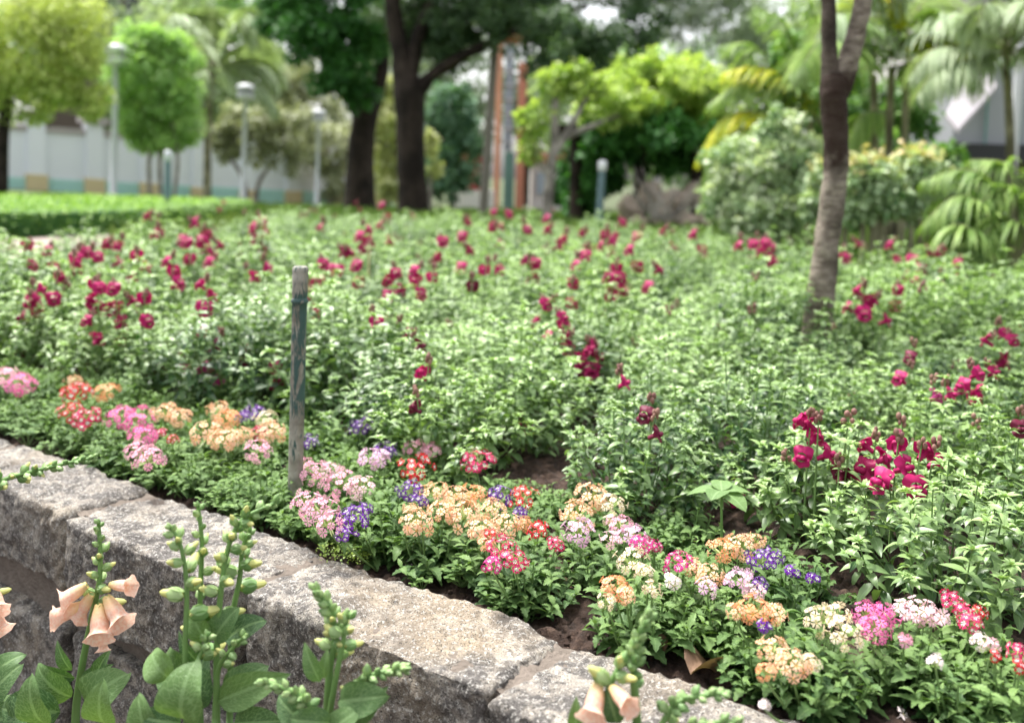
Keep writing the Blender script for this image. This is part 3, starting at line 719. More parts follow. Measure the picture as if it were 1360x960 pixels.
HD="""5,497,40,pink 28,507,50,hot 98,500,22,peach 100,518,42,red 142,516,32,orange 95,541,34,red 117,549,40,redpink 160,548,40,hot 186,554,48,hot 190,573,38,hot 180,590,30,pink 196,602,46,pink 215,567,18,redpink 230,576,18,red
218,543,36,peach 240,548,32,peach 290,538,32,peach 302,552,40,orange 275,570,50,peach 300,578,44,peach 322,572,30,peach 338,543,32,purple 352,551,30,cream 322,548,22,purple 345,568,26,redpink 360,568,40,peach 344,592,38,pink
410,580,28,purple 480,560,34,purple 406,612,30,pink 422,624,42,pink 440,616,28,pale 452,636,46,pink 478,640,40,pale 406,658,40,pink 426,670,48,pink 437,686,40,pink 468,681,46,purple 480,668,30,purple 456,700,26,purple
498,604,42,lilac 512,592,32,purple 550,588,30,pink 574,590,26,pink 551,616,46,red 546,642,34,purple 557,655,24,purple 635,607,46,redpink 578,647,42,peach 553,684,46,peach 545,668,26,peach 590,672,44,peach 606,651,40,peach 628,650,40,orange
616,675,50,peach 640,694,46,peach 655,668,40,peach 672,688,42,peach 645,712,30,peach 664,650,36,purple 694,652,42,red 690,672,24,purple 652,700,24,red 665,718,42,redpink 684,734,40,redpink 655,740,32,magenta 716,695,32,red 739,712,24,redpink 696,686,26,orange
787,653,48,peach 767,674,46,peach 814,662,36,cream 812,682,24,cream 768,697,42,lilac 824,690,38,pink 838,704,42,lilac 812,706,30,pale 852,714,34,magenta 870,716,24,magenta 903,738,44,magenta 838,737,46,cream 856,748,26,cream 920,744,34,peach 944,753,40,peach
960,722,42,orange 984,716,44,peach 1004,708,30,peach 817,770,44,orange 806,786,26,cream 832,778,28,peach 868,771,28,cream 894,762,24,white 940,768,34,lilac 985,762,44,lilac 1002,774,32,pale 1012,734,38,purple 1028,727,28,purple 1009,764,26,purple
1014,818,22,purple 1003,800,50,orange 978,802,32,peach 1030,803,36,peach 1028,852,46,peach 1052,868,50,peach 1018,878,30,orange 1076,866,30,cream 1053,747,22,purple 1080,757,22,purple 1090,812,48,cream 1124,830,50,cream 1110,806,40,cream
1152,806,42,hot 1176,806,40,hot 1164,824,44,hot 1200,800,36,pale 1222,802,46,pale 1240,808,40,pale 1201,838,24,pink 1243,866,26,white 1267,788,34,redpink 1282,800,30,redpink 1288,816,36,redpink 1300,800,26,red 1304,838,30,white 1318,846,26,pale 1352,853,34,redpink 1322,858,20,red 1016,920,18,white 1355,872,24,red""".split()
HD=[(int(a),int(b),int(c),d) for a,b,c,d in (s.split(',') for s in HD)]
hz=SOILZ+.084
hp=[G(a,b,hz) for a,b,c,d in HD]
# group heads into plants
order=sorted(range(len(HD)),key=lambda i:HD[i][0]); cl=[]
def tone(c): return {'peach':0,'orange':0,'cream':0,'pink':1,'hot':1,'pale':1,'lilac':1,'white':1,'red':2,'redpink':2,'magenta':2,'purple':3}[c]
for i in order:
    best=None
    for c in cl:
        if c['t']!=tone(HD[i][3]): continue
        d=(Vector(c['c'])-hp[i]).length
        if d<.085 and (best is None or d<best[0]): best=(d,c)
    if best:
        c=best[1]; c['m'].append(i); c['c']=sum((hp[k] for k in c['m']),Vector())/len(c['m'])
    else: cl.append({'t':tone(HD[i][3]),'m':[i],'c':hp[i].copy()})
print('verbena plants',len(cl))
hm={}
CW={'peach':'peach','orange':'orange','cream':'cream','pink':'pink','hot':'bright pink','pale':'pale pink','lilac':'lilac','white':'white','red':'red','redpink':'crimson white-eyed','magenta':'magenta','purple':'purple white-eyed'}
vlab={}; VPL=[]
for ci,c in enumerate(cl):
    cols=[]; 
    for k in c['m']:
        if CW[HD[k][3]] not in cols: cols.append(CW[HD[k][3]])
    bx,by=c['c'].x,c['c'].y; u,q=WC((bx,by,0)); 
    if q>-.07: p=WP(u,-.07,0); bx,by=p.x,p.y
    e=empty('verbena_plant',(bx,by,SOILZ-.004),None,'flowering plant','verbenas along the top of the wall'); VPL.append((e,c,cols))
    f=bpy.data.objects.new('foliage',vfol[ci%6]); COL.objects.link(f); f.parent=e; f.rotation_euler=(0,0,ci*1.3); s=.78+.08*min(4,len(c['m'])); f.scale=(s,s,s*(1.15 if HD[c['m'][0]][0]<520 else .97))
    for k in c['m']:
        a,b,wpx,col=HD[k]; D=proj(hp[k])[2]; r=wpx*.5/FPX*D*1.16
        r=min(r,.038); cls=0 if r<.0125 else 1 if r<.019 else 2; key=(col,cls,k%2)
        if key not in hm: hm[key]=vhead(k*3+cls,col,[4,8,13][cls]+k%2*2,[.009,.016,.0235][cls],.0078,.42)
        mb=MB(); top=hp[k]-Vector((e.location)); sc=r/[.0145,.0205,.0272][cls]
        h=bpy.data.objects.new('flower_head',hm[key]); COL.objects.link(h); h.parent=e; h.location=top-Vector((0,0,.012)); h.scale=(sc,)*3
        tw=Vector((-.25*top.x+rr.uniform(-.2,.2),-.45+rr.uniform(-.2,.2),1)).normalized(); h.rotation_mode='QUATERNION'; h.rotation_quaternion=tw.to_track_quat('Z','Y')@Matrix.Rotation(rr.uniform(0,6.28),4,'Z').to_quaternion()
        add_T(mb,tube([(top.x*.3,top.y*.3,0),(top.x*.8,top.y*.8,top.z*.55),(top.x,top.y,top.z-.014)],[.0015,.0013,.0011],5,4,cap=False)); link('stalk',mb.mesh('stalk',[M['snapstem']]),e,(0,0,0))
for e,c,cols in VPL:
    px=sum(HD[k][0] for k in c['m'])/len(c['m']); py=sum(HD[k][1] for k in c['m'])/len(c['m']); n=len(c['m'])
    where='left of the metal pipe' if px<370 else 'just right of the metal pipe' if px<520 else 'beside the mid wall stone' if px<760 else 'behind the dry leaves' if px<960 else 'below the tall snapdragons' if px<1140 else 'at the right end of the wall'
    s=f"verbena with {small_n(n)} {'/'.join(cols[:2]).replace('/',' and ')} head{'s' if n>1 else ''} {where}"
    vlab.setdefault(s,[]).append((px,py,e))
for s,L in vlab.items():
    if len(L)==1: L[0][2]['label']=s
    else:
        L.sort(key=lambda t:t[0])
        for k,(px,py,e) in enumerate(L): e['label']=s+', '+ (ordn[k]+' from left' if len(L)>2 else ('leftmost' if k==0 else 'rightmost'))

# extra flowerless verbena / weed plants that close the strip
LW=leaf_t(1,.42,.4,.15,4,'ovate')
def weed(seed):
    r=np.random.default_rng(seed); mb=MB()
    for i in range(9):
        a=i*2.4; rt=.035*math.sqrt((i+.5)/9); h=r.uniform(.02,.045); t_=np.array([rt*math.cos(a),rt*math.sin(a),h]); add_T(mb,tube([(0,0,0),t_*np.array([.6,.6,.5]),t_],[.0011,.001,.0007],4,2,cap=False),1)
        n=6; P=np.array([t_*(1-.12*(k//2)) for k in range(n)]); ang=a+np.arange(n)*1.6; el=r.uniform(.0,.5,n); D=np.c_[np.cos(ang)*np.cos(el),np.sin(ang)*np.cos(el),np.sin(el)]
        mb.many(LW,P,frames(D),r.uniform(.009,.017,n),r.uniform(.3,1,n))
    return mb.mesh('weed',[M['verb'],M['snapstem']])
wm=[weed(i) for i in range(4)]
heads_xy=[(e.location.x,e.location.y) for e,_,_ in VPL]; cnt=0; fc=0
extra=[]
for i in range(1800):
    u=rr.uniform(-.9,1.5); q=-rr.uniform(.015,.42); p=WP(u,q,0)
    if behind_edge(p.x,p.y): continue
    px,py,D=proj((p.x,p.y,SOILZ)); 
    if not(-60<px<1420 and py<1000): continue
    lush=px<720
    if px>720 and (q>-.10 or rr.random()<.3): continue
    dmin=min((p.x-a)**2+(p.y-b)**2 for a,b in heads_xy+extra)**.5
    if q<-.045 and dmin>.058 and (fc<80) and not (px>1000 and py>880):
        e=bpy.data.objects.new('verbena_plant',vfol[i%6]); COL.objects.link(e); s=rr.uniform(.65,1.0); e.location=(p.x,p.y,SOILZ-.004); e.scale=(s,s,s*(rr.uniform(1.0,1.4) if px<560 else 1)); e.rotation_euler=(0,0,rr.uniform(0,6)); tag(e,'leafy verbena without flowers among the flowering ones','flowering plant','flowerless verbenas'); extra.append((p.x,p.y)); fc+=1
    elif cnt<150 and q>-.16 and dmin>.022 and rr.random()<(1. if lush else .3):
        o=bpy.data.objects.new('weed',wm[i%4]); COL.objects.link(o); s=rr.uniform(.45,.9); o.location=(p.x,p.y,SOILZ); o.scale=(s,s,s); o.rotation_euler=(0,0,rr.uniform(0,6)); tag(o,'small round-leaved weed in the soil behind the wall','weed','small weeds along the wall'); cnt+=1

# dry leaves
def dry_leaf(px,py,L,yaw,tilt,label,curl=1.4,z=SOILZ+.006):
    mb=MB(); T=leaf_t(1,.36,curl,.9,10,'ovate',wave=.03,ns=6); g=G(px,py,z); mb.many(T,[(0,0,0)],[np.eye(3)],[L],[rr.random()])
    o=link('dry_leaf',mb.mesh('dry_leaf',[M['dry']]),None,(g.x,g.y,z)); o.rotation_euler=(tilt,rr.uniform(-.2,.2),yaw); tag(o,label,'leaf','fallen dry leaves on the soil')
dry_leaf(918,895,.060,-.95,.12,'large curled pale brown dead leaf on the wall edge')
dry_leaf(880,868,.034,1.2,.9,'small rolled brown dead leaf left of the largest one')
dry_leaf(738,790,.050,-1.0,.25,'dark tan dead leaf on the clods between verbenas')
dry_leaf(1100,905,.03,.5,.2,'small brown dead leaf on bare soil by the wall end')
dry_leaf(205,497,.05,-1.1,.3,'tan dead leaf between plants left of the metal pipe',z=SOILZ+.05)
# fallen petals
for i,(px,py) in enumerate([(1130,940),(545,746),(1200,948),(1018,925)]):
    mb=MB(); add_T(mb,xf(FLR,Matrix.Scale(.009,4)),0,.5); g=G(px,py,SOILZ+.008); o=link('fallen_floret',mb.mesh('fallen_floret',[M['v_white' if i!=0 else 'v_lilac']]),None,g); o.rotation_euler=(rr.uniform(.4,1.3),rr.uniform(-.5,.5),rr.uniform(0,6)); tag(o,['lilac fallen floret on bare soil below the pink verbena','white fallen floret on the wall edge beside the moss','white fallen floret near the bottom edge on bare soil','cream fallen floret on the soil beside the wall end'][i],'flower','fallen florets')

# loose crumbs of soil
r=np.random.default_rng(77); P=[];S=[]
for i in range(5200):
    u=r.uniform(-.95,1.5); q=-r.uniform(.0,.40)**1.0; p=WP(u,q,0); P.append((p.x,p.y,soil_h(p.x,p.y)+.001)); S.append(.0012+.006*r.random()**4)
CRB=ball(1,3,5,.8); CRB=(CRB[0]*np.array([1,.8,1])+.0,CRB[1],CRB[2]); ang=r.uniform(0,6.28,(len(P),3)); DDc=r.normal(size=(len(P),3))
mb=MB(); mb.many(CRB,P,frames(DDc),np.array(S),r.random(len(P))); tag(mb.obj('soil_crumbs',M['soil'],smooth=False),'loose brown crumbs of soil behind the wall','soil',kind='stuff')

# pale seedling with broad leaves near (960,640)
e=G(958,760,SOILZ); r_=empty('broadleaf_weed',(e.x,e.y,SOILZ),'pale broad-leaved weed standing before the dark snapdragon foliage','weed')
mb=MB(); D_=proj(e)[2]; tp=at(958,652,D_)-e; add_T(mb,tube([(0,0,0),(tp.x*.4,tp.y*.4,tp.z*.5),(tp.x,tp.y,tp.z)],[.0022,.002,.0015],6,4)); link('stem',mb.mesh('stem',[M['foxstem']]),r_,(0,0,0))
BL_=leaf_t(1,.34,.5,.15,8,'ovate',ns=4)
for a,el,s in ((.2,.1,.048),(1.4,.3,.042),(2.9,.0,.050),(4.2,.2,.045),(5.3,-.1,.05)):
    mb=MB(); mb.many(BL_,[tp],frames([(math.cos(a)*math.cos(el),math.sin(a)*math.cos(el),math.sin(el))]),[s],[.95]); link('leaf',mb.mesh('leaf',[M['fox']]),r_,(0,0,0))

# ------------------------------------------------------------------ foxgloves in front of the wall
FL=leaf_t(1,.30,1.1,.18,16,'ovate',wave=.030,ns=8); FL2=leaf_t(1,.34,1.7,.25,16,'ovate',wave=.042,ns=8); FL3=leaf_t(1,.22,.6,.35,10,'lance',wave=.01,ns=6)
def bud_mesh(seed,open_):
    """pointing +Y, unit long"""
    r=random.Random(seed); mb=MB()
    for k in range(4):
        a=k*1.57+.4; T=leaf_t(.72,.36,-1.0,.5,4,'ovate'); M_=Matrix.Rotation(a,4,'Y')@Matrix.Translation((0,-.02,-.15))@Matrix.Rotation(-.50,4,'X'); add_T(mb,xf(T,M_),0,r.random())
    L=.80+.35*open_; rr_=.185
    prof=[(0.01,0),(rr_*.75,.1*L),(rr_,.35*L),(rr_*.95,.65*L),(rr_*.7,.88*L),(rr_*.2,L),(.005,L*1.01)]
    T=lathe(prof,8); T=xf(T,Matrix.Rotation(-math.pi/2,4,'X')); add_T(mb,T,1 if open_>.25 else 0,r.random())
    return mb.mesh('bud',[M['calyx'],M['budtip']])
budm=[[bud_mesh(i,o) for i in range(2)] for o in (0.,.4,1.)]
def bell_mesh(seed):
    r=random.Random(seed); mb=MB()
    def fn(t,q):
        a=6.2832*q; rr_=.13+.13*math.sin(min(1,t*1.6)*1.57)+ (.17*max(0,(t-.72)/.28)**1.6); rr_*=1+ (.16*math.sin(a*2+seed*2)+.22*math.cos(a*5+seed))*max(0,t-.75)*2.5
        rr_*=1+.035*math.sin(a*9+t*3)*min(1,t*2); fl=-.22*max(0,t-.8)/.2*math.cos(a-1.57+seed*.3)
        return (rr_*math.cos(a),t*1.0+fl*.6-.05*max(0,t-.9)*math.sin(a*3),rr_*math.sin(a)*.9)
    add_T(mb,grid(fn,14,20),1,r.random())
    for k in range(4):
        a=k*1.57+.4; T=leaf_t(.38,.42,-.6,.4,4,'ovate'); add_T(mb,xf(T,Matrix.Rotation(a,4,'Y')@Matrix.Translation((0,0,-.14))@Matrix.Rotation(.3,4,'X')),0,r.random())
    return mb.mesh('bell_flower',[M['calyx'],M['bell']])
bellm=[bell_mesh(i) for i in range(3)]
def stem_along(root,pts,r0,r1,seed,nb,s0,s1,t0=.35,bigtip=True,maxopen=1,spread=1.):
    """pts: (px,py,D) from base to tip; buds grow smaller towards the tip"""
    r=random.Random(seed); W=[at(*p) for p in pts]; loc=root.location; L=[p-loc for p in W]
    mb=MB(); n=len(L); T=tube(L,[r0+(r1-r0)*i/(n-1) for i in range(n)],8,6); add_T(mb,T); link('stem',mb.mesh('stem',[M['foxstem']]),root,(0,0,0))
    # sample
    V=T[0]; rings=(n-1)*6+1 if n>2 else 7; C_=[Vector(V[i*9:(i*9+8)].mean(axis=0)) for i in range(rings)]
    for i in range(nb):
        t=t0+(1-t0)*(i/(nb-1))**.8; f=t*(rings-1); k=min(int(f),rings-2); p=C_[k].lerp(C_[k+1],f-k); d=(C_[k+1]-C_[k]).normalized()
        s=s0+(s1-s0)*((t-t0)/(1-t0))**1.0; a=i*2.4+r.uniform(-.3,.3); o1=d.orthogonal().normalized(); o2=d.cross(o1); out=o1*math.cos(a)+o2*math.sin(a)
        lift=.15+.9*(t-t0)/(1-t0); dr=(out*spread+d*lift+Vector((0,0,-.25*(1-t)))).normalized(); 
        lv=0 if s<.0135 else 1 if s<.019 else 2; lv=min(lv,maxopen)
        if lv==2 and i%3==1: lv=1
        o=bpy.data.objects.new('bud',budm[lv][i%2]); COL.objects.link(o); o.parent=root; o.location=p+out*s*.12; o.rotation_mode='QUATERNION'; o.rotation_quaternion=dr.to_track_quat('Y','Z'); o.scale=(s*1.12*r.uniform(.8,1.15),)*3
    o=bpy.data.objects.new('bud',budm[0][0]); COL.objects.link(o); o.parent=root; o.location=C_[-1]; o.rotation_mode='QUATERNION'; o.rotation_quaternion=(C_[-1]-C_[-2]).to_track_quat('Y','Z'); o.scale=(s1*.9,)*3
def fleaf(root,px,py,D,ang,el,L,T=FL,rnd=.5,twist=0.):
    """base at pixel; ang is the compass direction in the picture plane, el towards the camera"""
    p=at(px,py,D)-root.location; R=CM.to_3x3(); d=R@Vector((math.cos(ang)*math.cos(el),math.sin(ang)*math.cos(el),math.sin(el)))
    up=np.array(R@Vector((-.15,.35,1))) ; mb=MB(); mb.many(T,[p],frames([d],up=up,roll=np.array([twist])),[L*.80],[rnd]); return link('leaf',mb.mesh('leaf',[M['fox']]),root,(0,0,0))
def bell(root,px,py,D,dirx,diry,dirz,s,v=0):
    p=at(px,py,D)-root.location; R=CM.to_3x3(); d=R@Vector((dirx,diry,dirz)); o=bpy.data.objects.new('bell_flower',bellm[v%3]); COL.objects.link(o); o.parent=root; o.location=p; o.rotation_mode='QUATERNION'; o.rotation_quaternion=d.to_track_quat('Y','Z'); s*=.86; o.scale=(s,s,s)
def fox(px,D,label):
    p=at(px,960,D); return empty('foxglove',(p.x,p.y,0),label,'foxglove','foxgloves below the wall')

f=fox(125,1.16,'foxglove with open peach bells below cream buds at the left')
stem_along(f,[(100,1080,1.17),(100,960,1.17),(108,890,1.17),(122,820,1.16),(133,760,1.16),(131,695,1.16)],.0058,.0022,1,15,.023,.008,.66,maxopen=2)
for px,py,dx,dy,dz,s,v in ((116,776,-.8,-.5,.35,.038,0),(112,802,-.95,-.4,.3,.042,1),(122,788,-.5,-.85,.05,.036,2),(132,802,.2,-.9,.45,.045,0),(141,792,.6,-.7,.3,.044,1),(146,776,.95,.0,.2,.032,2),(136,842,.1,-1,.1,.022,1)): bell(f,px,py,1.145,dx,dy,dz,s,v)
for a in ((95,925,1.14,2.5,.35,.075,FL,.55,.3),(115,935,1.12,.9,.55,.085,FL2,.7,0),(100,900,1.16,2.9,.1,.062,FL3,.2,.5),(60,960,1.1,1.9,.6,.08,FL,.85,.2),(108,905,1.16,.55,0,.05,FL3,.15,0),(20,965,1.12,1.2,.5,.075,FL2,.45,.4),(140,960,1.08,1.6,.75,.075,FL,.8,-.1),(80,945,1.12,3.0,.3,.10,FL,.35,0),(95,890,1.17,2.1,.2,.05,FL3,.3,.2),(125,900,1.16,1.1,.2,.05,FL3,.4,-.2)): fleaf(f,*a)
f=fox(300,1.03,'bushy foxglove with several budding stems and no open bells')
stem_along(f,[(268,1060,1.04),(266,960,1.04),(264,880,1.04),(266,790,1.04),(268,720,1.04),(263,672,1.04)],.0042,.002,2,15,.024,.008,.42,maxopen=2)
stem_along(f,[(250,1050,1.0),(248,960,1.0),(246,860,1.0),(248,780,1.0),(240,725,1.0),(226,700,1.0)],.0036,.0018,3,13,.026,.008,.5,maxopen=2)
stem_along(f,[(290,1060,1.02),(288,960,1.02),(288,860,1.02),(294,780,1.02),(304,725,1.02),(322,690,1.02),(365,668,1.03)],.0042,.0018,4,17,.024,.010,.42,maxopen=2)
stem_along(f,[(305,960,1.05),(308,830,1.05),(318,770,1.05),(322,730,1.05),(330,706,1.05)],.0036,.002,5,10,.024,.010,.45,maxopen=2)
stem_along(f,[(262,1000,.99),(258,900,.99),(268,865,.99),(276,845,.99)],.003,.0016,6,7,.016,.008,.6,maxopen=1)
stem_along(f,[(285,960,1.0),(290,890,1.0),(308,862,.99),(325,845,.98)],.003,.0016,7,8,.015,.008,.4,maxopen=1)
for a in ((245,955,.96,1.57,.55,.085,FL2,.75,0),(275,850,1.02,2.1,.3,.05,FL,.6,.1),(285,850,1.02,1.1,.35,.055,FL,.65,0),(300,850,1.04,.7,.1,.06,FL,.25,.3),(265,880,1.02,2.3,.1,.05,FL3,.2,.4),(225,900,1.0,2.3,.2,.055,FL2,.8,0),(255,905,1.02,2.6,.15,.075,FL2,.45,.2),(290,930,1.0,.45,.25,.10,FL3,.55,0),(300,930,1.02,.9,.1,.07,FL,.25,.2),(240,960,.99,2.9,.3,.06,FL,.3,0),(310,960,1.0,.2,.4,.065,FL,.3,0),(205,985,1.0,1.9,.5,.07,FL,.7,0),(270,940,1.02,1.8,0,.07,FL,.15,.2)): fleaf(f,*a)
f=fox(450,.95,'foxglove of green buds in front of the middle coping stone')
stem_along(f,[(432,1060,.96),(434,960,.96),(438,890,.96),(444,850,.96),(440,810,.96),(418,782,.96)],.0046,.002,8,20,.0175,.009,.5,maxopen=2,spread=.7)
stem_along(f,[(436,960,.95),(446,900,.95),(456,850,.95),(460,820,.95)],.0032,.002,9,6,.019,.013,.6,maxopen=2)
stem_along(f,[(420,990,.93),(412,940,.93),(392,920,.93),(350,905,.93)],.0032,.002,10,17,.013,.009,.35,maxopen=1,spread=.7)
stem_along(f,[(445,990,.94),(465,930,.94),(490,898,.94),(538,888,.94)],.0036,.002,11,22,.014,.009,.35,maxopen=1,spread=.8)
for a in ((425,905,.94,2.0,.1,.05,FL3,.7,0),(450,930,.93,.3,.5,.065,FL,.3,0),(440,960,.92,2.9,.4,.055,FL,.5,0),(430,900,.95,1.5,.1,.035,FL3,.95,0),(470,960,.94,.9,.2,.06,FL3,.35,0),(440,975,.92,1.0,.4,.05,FL,.6,.3),(405,960,.95,2.4,.2,.05,FL,.2,0)): fleaf(f,*a)
f=fox(835,.87,'foxglove with one peach bell and tall green bud spike at the bottom')
stem_along(f,[(848,1060,.87),(846,960,.87),(842,900,.87),(845,860,.87),(862,818,.87)],.0048,.0022,12,26,.0125,.010,.45,maxopen=0,spread=.45)
stem_along(f,[(780,1010,.87),(795,950,.87),(815,900,.87),(825,880,.87)],.0034,.0022,13,6,.022,.017,.45,maxopen=2)
stem_along(f,[(862,1010,.86),(880,960,.86),(905,930,.86),(962,920,.86)],.0034,.002,14,16,.0135,.009,.4,maxopen=1,spread=.7)
stem_along(f,[(880,1010,.85),(900,975,.85),(930,962,.85),(978,958,.85)],.0034,.002,15,12,.0135,.009,.3,maxopen=1,spread=.7)
bell(f,812,912,.86,.55,-.35,.75,.030,0); bell(f,795,905,.87,-.2,-.6,.5,.036,1)
for a in ((765,975,.87,1.6,.2,.042,FL3,.6,0),(820,960,.86,1.9,.2,.04,FL,.2,0),(835,985,.85,.6,.4,.04,FL,.4,0)): fleaf(f,*a)
f=fox(-60,1.40,'reclining foxglove spike with pale yellow buds over the wall at the left edge')
stem_along(f,[(-90,1000,1.40),(-90,800,1.40),(-70,680,1.40),(-10,643,1.40),(60,622,1.40),(124,608,1.40)],.005,.0022,16,30,.019,.009,.55,maxopen=2,spread=.6)
for a in ((-60,900,1.3,1.0,.3,.08,FL,.2,0),(-50,960,1.25,.8,.4,.09,FL2,.5,0)): fleaf(f,*a)
f=fox(-30,1.18,'foxglove cut by the left edge with pale pink bells beside the wall')
stem_along(f,[(-20,1080,1.2),(-22,900,1.2),(-20,770,1.2),(-24,700,1.2)],.005,.002,17,10,.02,.01,.6,maxopen=2)
bell(f,-14,775,1.18,.5,-.85,.4,.042,0); bell(f,-16,800,1.18,.45,-.9,.1,.045,1); bell(f,-22,790,1.17,.1,-.9,.3,.045,2)
for a in ((-15,930,1.2,1.0,.3,.075,FL,.15,0),(-20,960,1.18,.4,.4,.07,FL2,.35,0),(-10,900,1.22,.9,.1,.06,FL,.1,.3)): fleaf(f,*a)

# ------------------------------------------------------------------ background helpers
def blob_w(b):
    px,py,D,rx,ry=b[:5]; c=at(px,py,D); return c,rx/FPX*D,(b[5] if len(b)>5 else (rx+ry)/2/FPX*D*.8),ry/FPX*D
def cloud(mb,blobs,n,size,seed,T=None,mat=0,clump=.30,flat=.4,hollow=.5,aspect=1.):
    r=np.random.default_rng(seed); T=T if T is not None else TL
    W=[blob_w(b) for b in blobs]; vol=np.array([w_[1]*w_[3] for w_ in W]); vol=vol/vol.sum()
    for (c,rx,ry,rz),f in zip(W,vol):
        k=max(9,int(70*math.sqrt(f))); m=max(1,int(n*f/k)); rr_=(rx*ry*rz)**(1/3)
        d=r.normal(size=(k,3)); d/=np.linalg.norm(d,axis=1,keepdims=True); ra=(hollow+(1-hollow)*r.random(k))**.6
        CC=np.array(c)+d*ra[:,None]*np.array([rx,ry,rz])*r.uniform(.72,1.12,(k,1)); cr=r.uniform(.6,1.3,k)*rr_*clump; cv=r.uniform(-.22,.22,k)
        P=np.repeat(CC,m,axis=0); off=r.normal(size=P.shape); off/=np.linalg.norm(off,axis=1,keepdims=True); off*=(r.random(len(P))**.45)[:,None]
        P=P+off*np.repeat(cr,m)[:,None]*np.array([1,1,.75])
        Dd=off*.8+r.normal(size=P.shape)*.55; Dd[:,2]-=.15; up=np.array([0,0,1.])
        v=np.clip(.45+np.repeat(cv,m)+r.uniform(-.3,.35,len(P))+.15*off[:,2],0,1)
        mb.many(T,P,frames(Dd,roll=r.uniform(-1,1,len(P))),size*r.uniform(.65,1.25,len(P)),v,mat)
TL=leaf_t(1,.30,.6,.2,2,'ovate',ns=2); TN=leaf_t(1,.12,.5,.2,2,'lance')
def gh(x,y):
    return PARKZ-.022*max(0,y-12)*min(1,max(0,(x+14)/5))
def gpt(px,D):
    """point on the terrace ground in the column px at depth D"""
    p=at(px,235,D); 
    for _ in range(8):
        z=gh(p.x,p.y); q=proj(p); e=(p.z-z); p=at(px+ (px-q[0])*0,q[1]+e*FPX/D,D)
    return p
def pl(path):  # px path with depths -> points
    return [at(*p) for p in path]
def tube_px(mb,path,rpx,seg=8,nz=0.,mat=0,base_ground=True,sub=5,nscale=4):
    P=pl(path); 
    if base_ground: P[0].z=gh(P[0].x,P[0].y)-.1
    R=[r/FPX*p[2] for r,p in zip(rpx,path)]
    add_T(mb,tube(P,R,seg,sub,nz=nz,nscale=nscale),mat)
def tree(label,cat,base,stems,crowns,bark,group=None,name='tree',crown_name='crown'):
    """stems: list of (path,rpx); crowns: list of (blobs,n,size,material,kw)"""
    px,D=base; g=gpt(px,D); r=empty(name,g,label,cat,group)
    for s in stems:
        mb=MB(); 
        if isinstance(s,dict): 
            for p_,r_,gr in s['parts']: tube_px(mb,p_,r_,10,s.get('nz',0),0,gr)
        else: tube_px(mb,s[0],s[1],8,.0,0,True)
        mb.obj('trunk',bark,r)
    for i,(b,n,sz,m,kw) in enumerate(crowns):
        mb=MB(); cloud(mb,b,n,sz,int(px*7+i*13+D)&0xffff,**kw); mb.obj(crown_name,m,r)
    return r
def lm(n_,d,l_,t=.3,r=.5,ov=.1): M[n_]=leaf_mat(n_,d,l_,rough=r,trans=t,objvar=ov,spec=.3); return M[n_]
lm('f_dark',(.02,.085,.02),(.10,.29,.06),.2); lm('f_dark2',(.028,.065,.03),(.15,.25,.11),.2)
lm('f_lime',(.20,.33,.07),(.55,.66,.20),.4); lm('f_yellow',(.27,.36,.08),(.74,.80,.30),.3); lm('f_green',(.22,.40,.12),(.52,.72,.30),.4)
lm('f_olive',(.20,.23,.13),(.54,.56,.38),.2); lm('f_grey',(.13,.19,.11),(.37,.46,.31),.2); lm('f_pale',(.24,.34,.18),(.62,.72,.50),.3)
lm('f_sage',(.11,.23,.08),(.64,.75,.50),.25); lm('f_white',(.40,.50,.30),(.75,.80,.62),.25); lm('f_mid',(.06,.17,.045),(.29,.47,.15),.3)
lm('f_cream',(.38,.44,.18),(.66,.66,.36),.3); lm('f_orange',(.45,.42,.18),(.74,.56,.32),.3); lm('f_hedge',(.07,.19,.015),(.32,.52,.05),.25)
lm('f_blue',(.05,.13,.08),(.24,.40,.24),.2); lm('f_gold',(.22,.40,.06),(.88,.76,.05),.4); lm('f_palm',(.07,.17,.03),(.36,.50,.14),.35); lm('f_palmpale',(.18,.27,.12),(.55,.64,.42),.3)

# ground: terrace sheet with gentle fall to the back, near part flat
mb=MB(); xs_=np.r_[-300,-150,-80,-50,np.arange(-36,37,2.),50,80,150,300]; qs_=np.r_[.10,2,4,6,8,10,np.arange(12,50,2.5),60,90,150,300,500]
V=[];A=[]
for x in xs_:
    for q in qs_:
        p=WP(x,-q,0); V.append((p.x,p.y,gh(p.x,min(p.y,60)))); A.append((.5,.5,.5))
F=[(i*len(qs_)+j,(i+1)*len(qs_)+j,(i+1)*len(qs_)+j+1,i*len(qs_)+j+1) for i in range(len(xs_)-1) for j in range(len(qs_)-1)]
mb.add(V,F,A); tag(mb.obj('ground',gm),kind='structure')

# clipped ground-cover hedge on the left: real body plus leaves on it
he=empty('clipped_hedge',gpt(60,9),'low wide clipped hedge with lime green top beyond the pinkish path','hedge')
hpoly=[(-560,8.0),(-200,8.1),(0,8.3),(110,8.8),(200,9.6),(262,11),(300,13.),(330,16.5),(150,17.5),(-100,16.5),(-560,15)]
HP=[gpt(a,b) for a,b in hpoly]; HH=.235
def inpoly(x,y): return inside(x,y,[(p.x,p.y) for p in HP])
mb=MB(); hv=[(p.x,p.y,PARKZ-.05) for p in HP]+[(p.x,p.y,gh(p.x,p.y)+HH-.03) for p in HP]; n=len(HP)
cxy=sum(HP,Vector())/n; hv.append((cxy.x,cxy.y,PARKZ+HH-.03))
Fh=[(i,(i+1)%n,n+(i+1)%n,n+i) for i in range(n)]+[(n+i,n+(i+1)%n,2*n,2*n) for i in range(n)]
mb.add(hv,[f for f in Fh if len(set(f))==4]+[],np.tile([[.5,.5,.05]],(len(hv),1)))
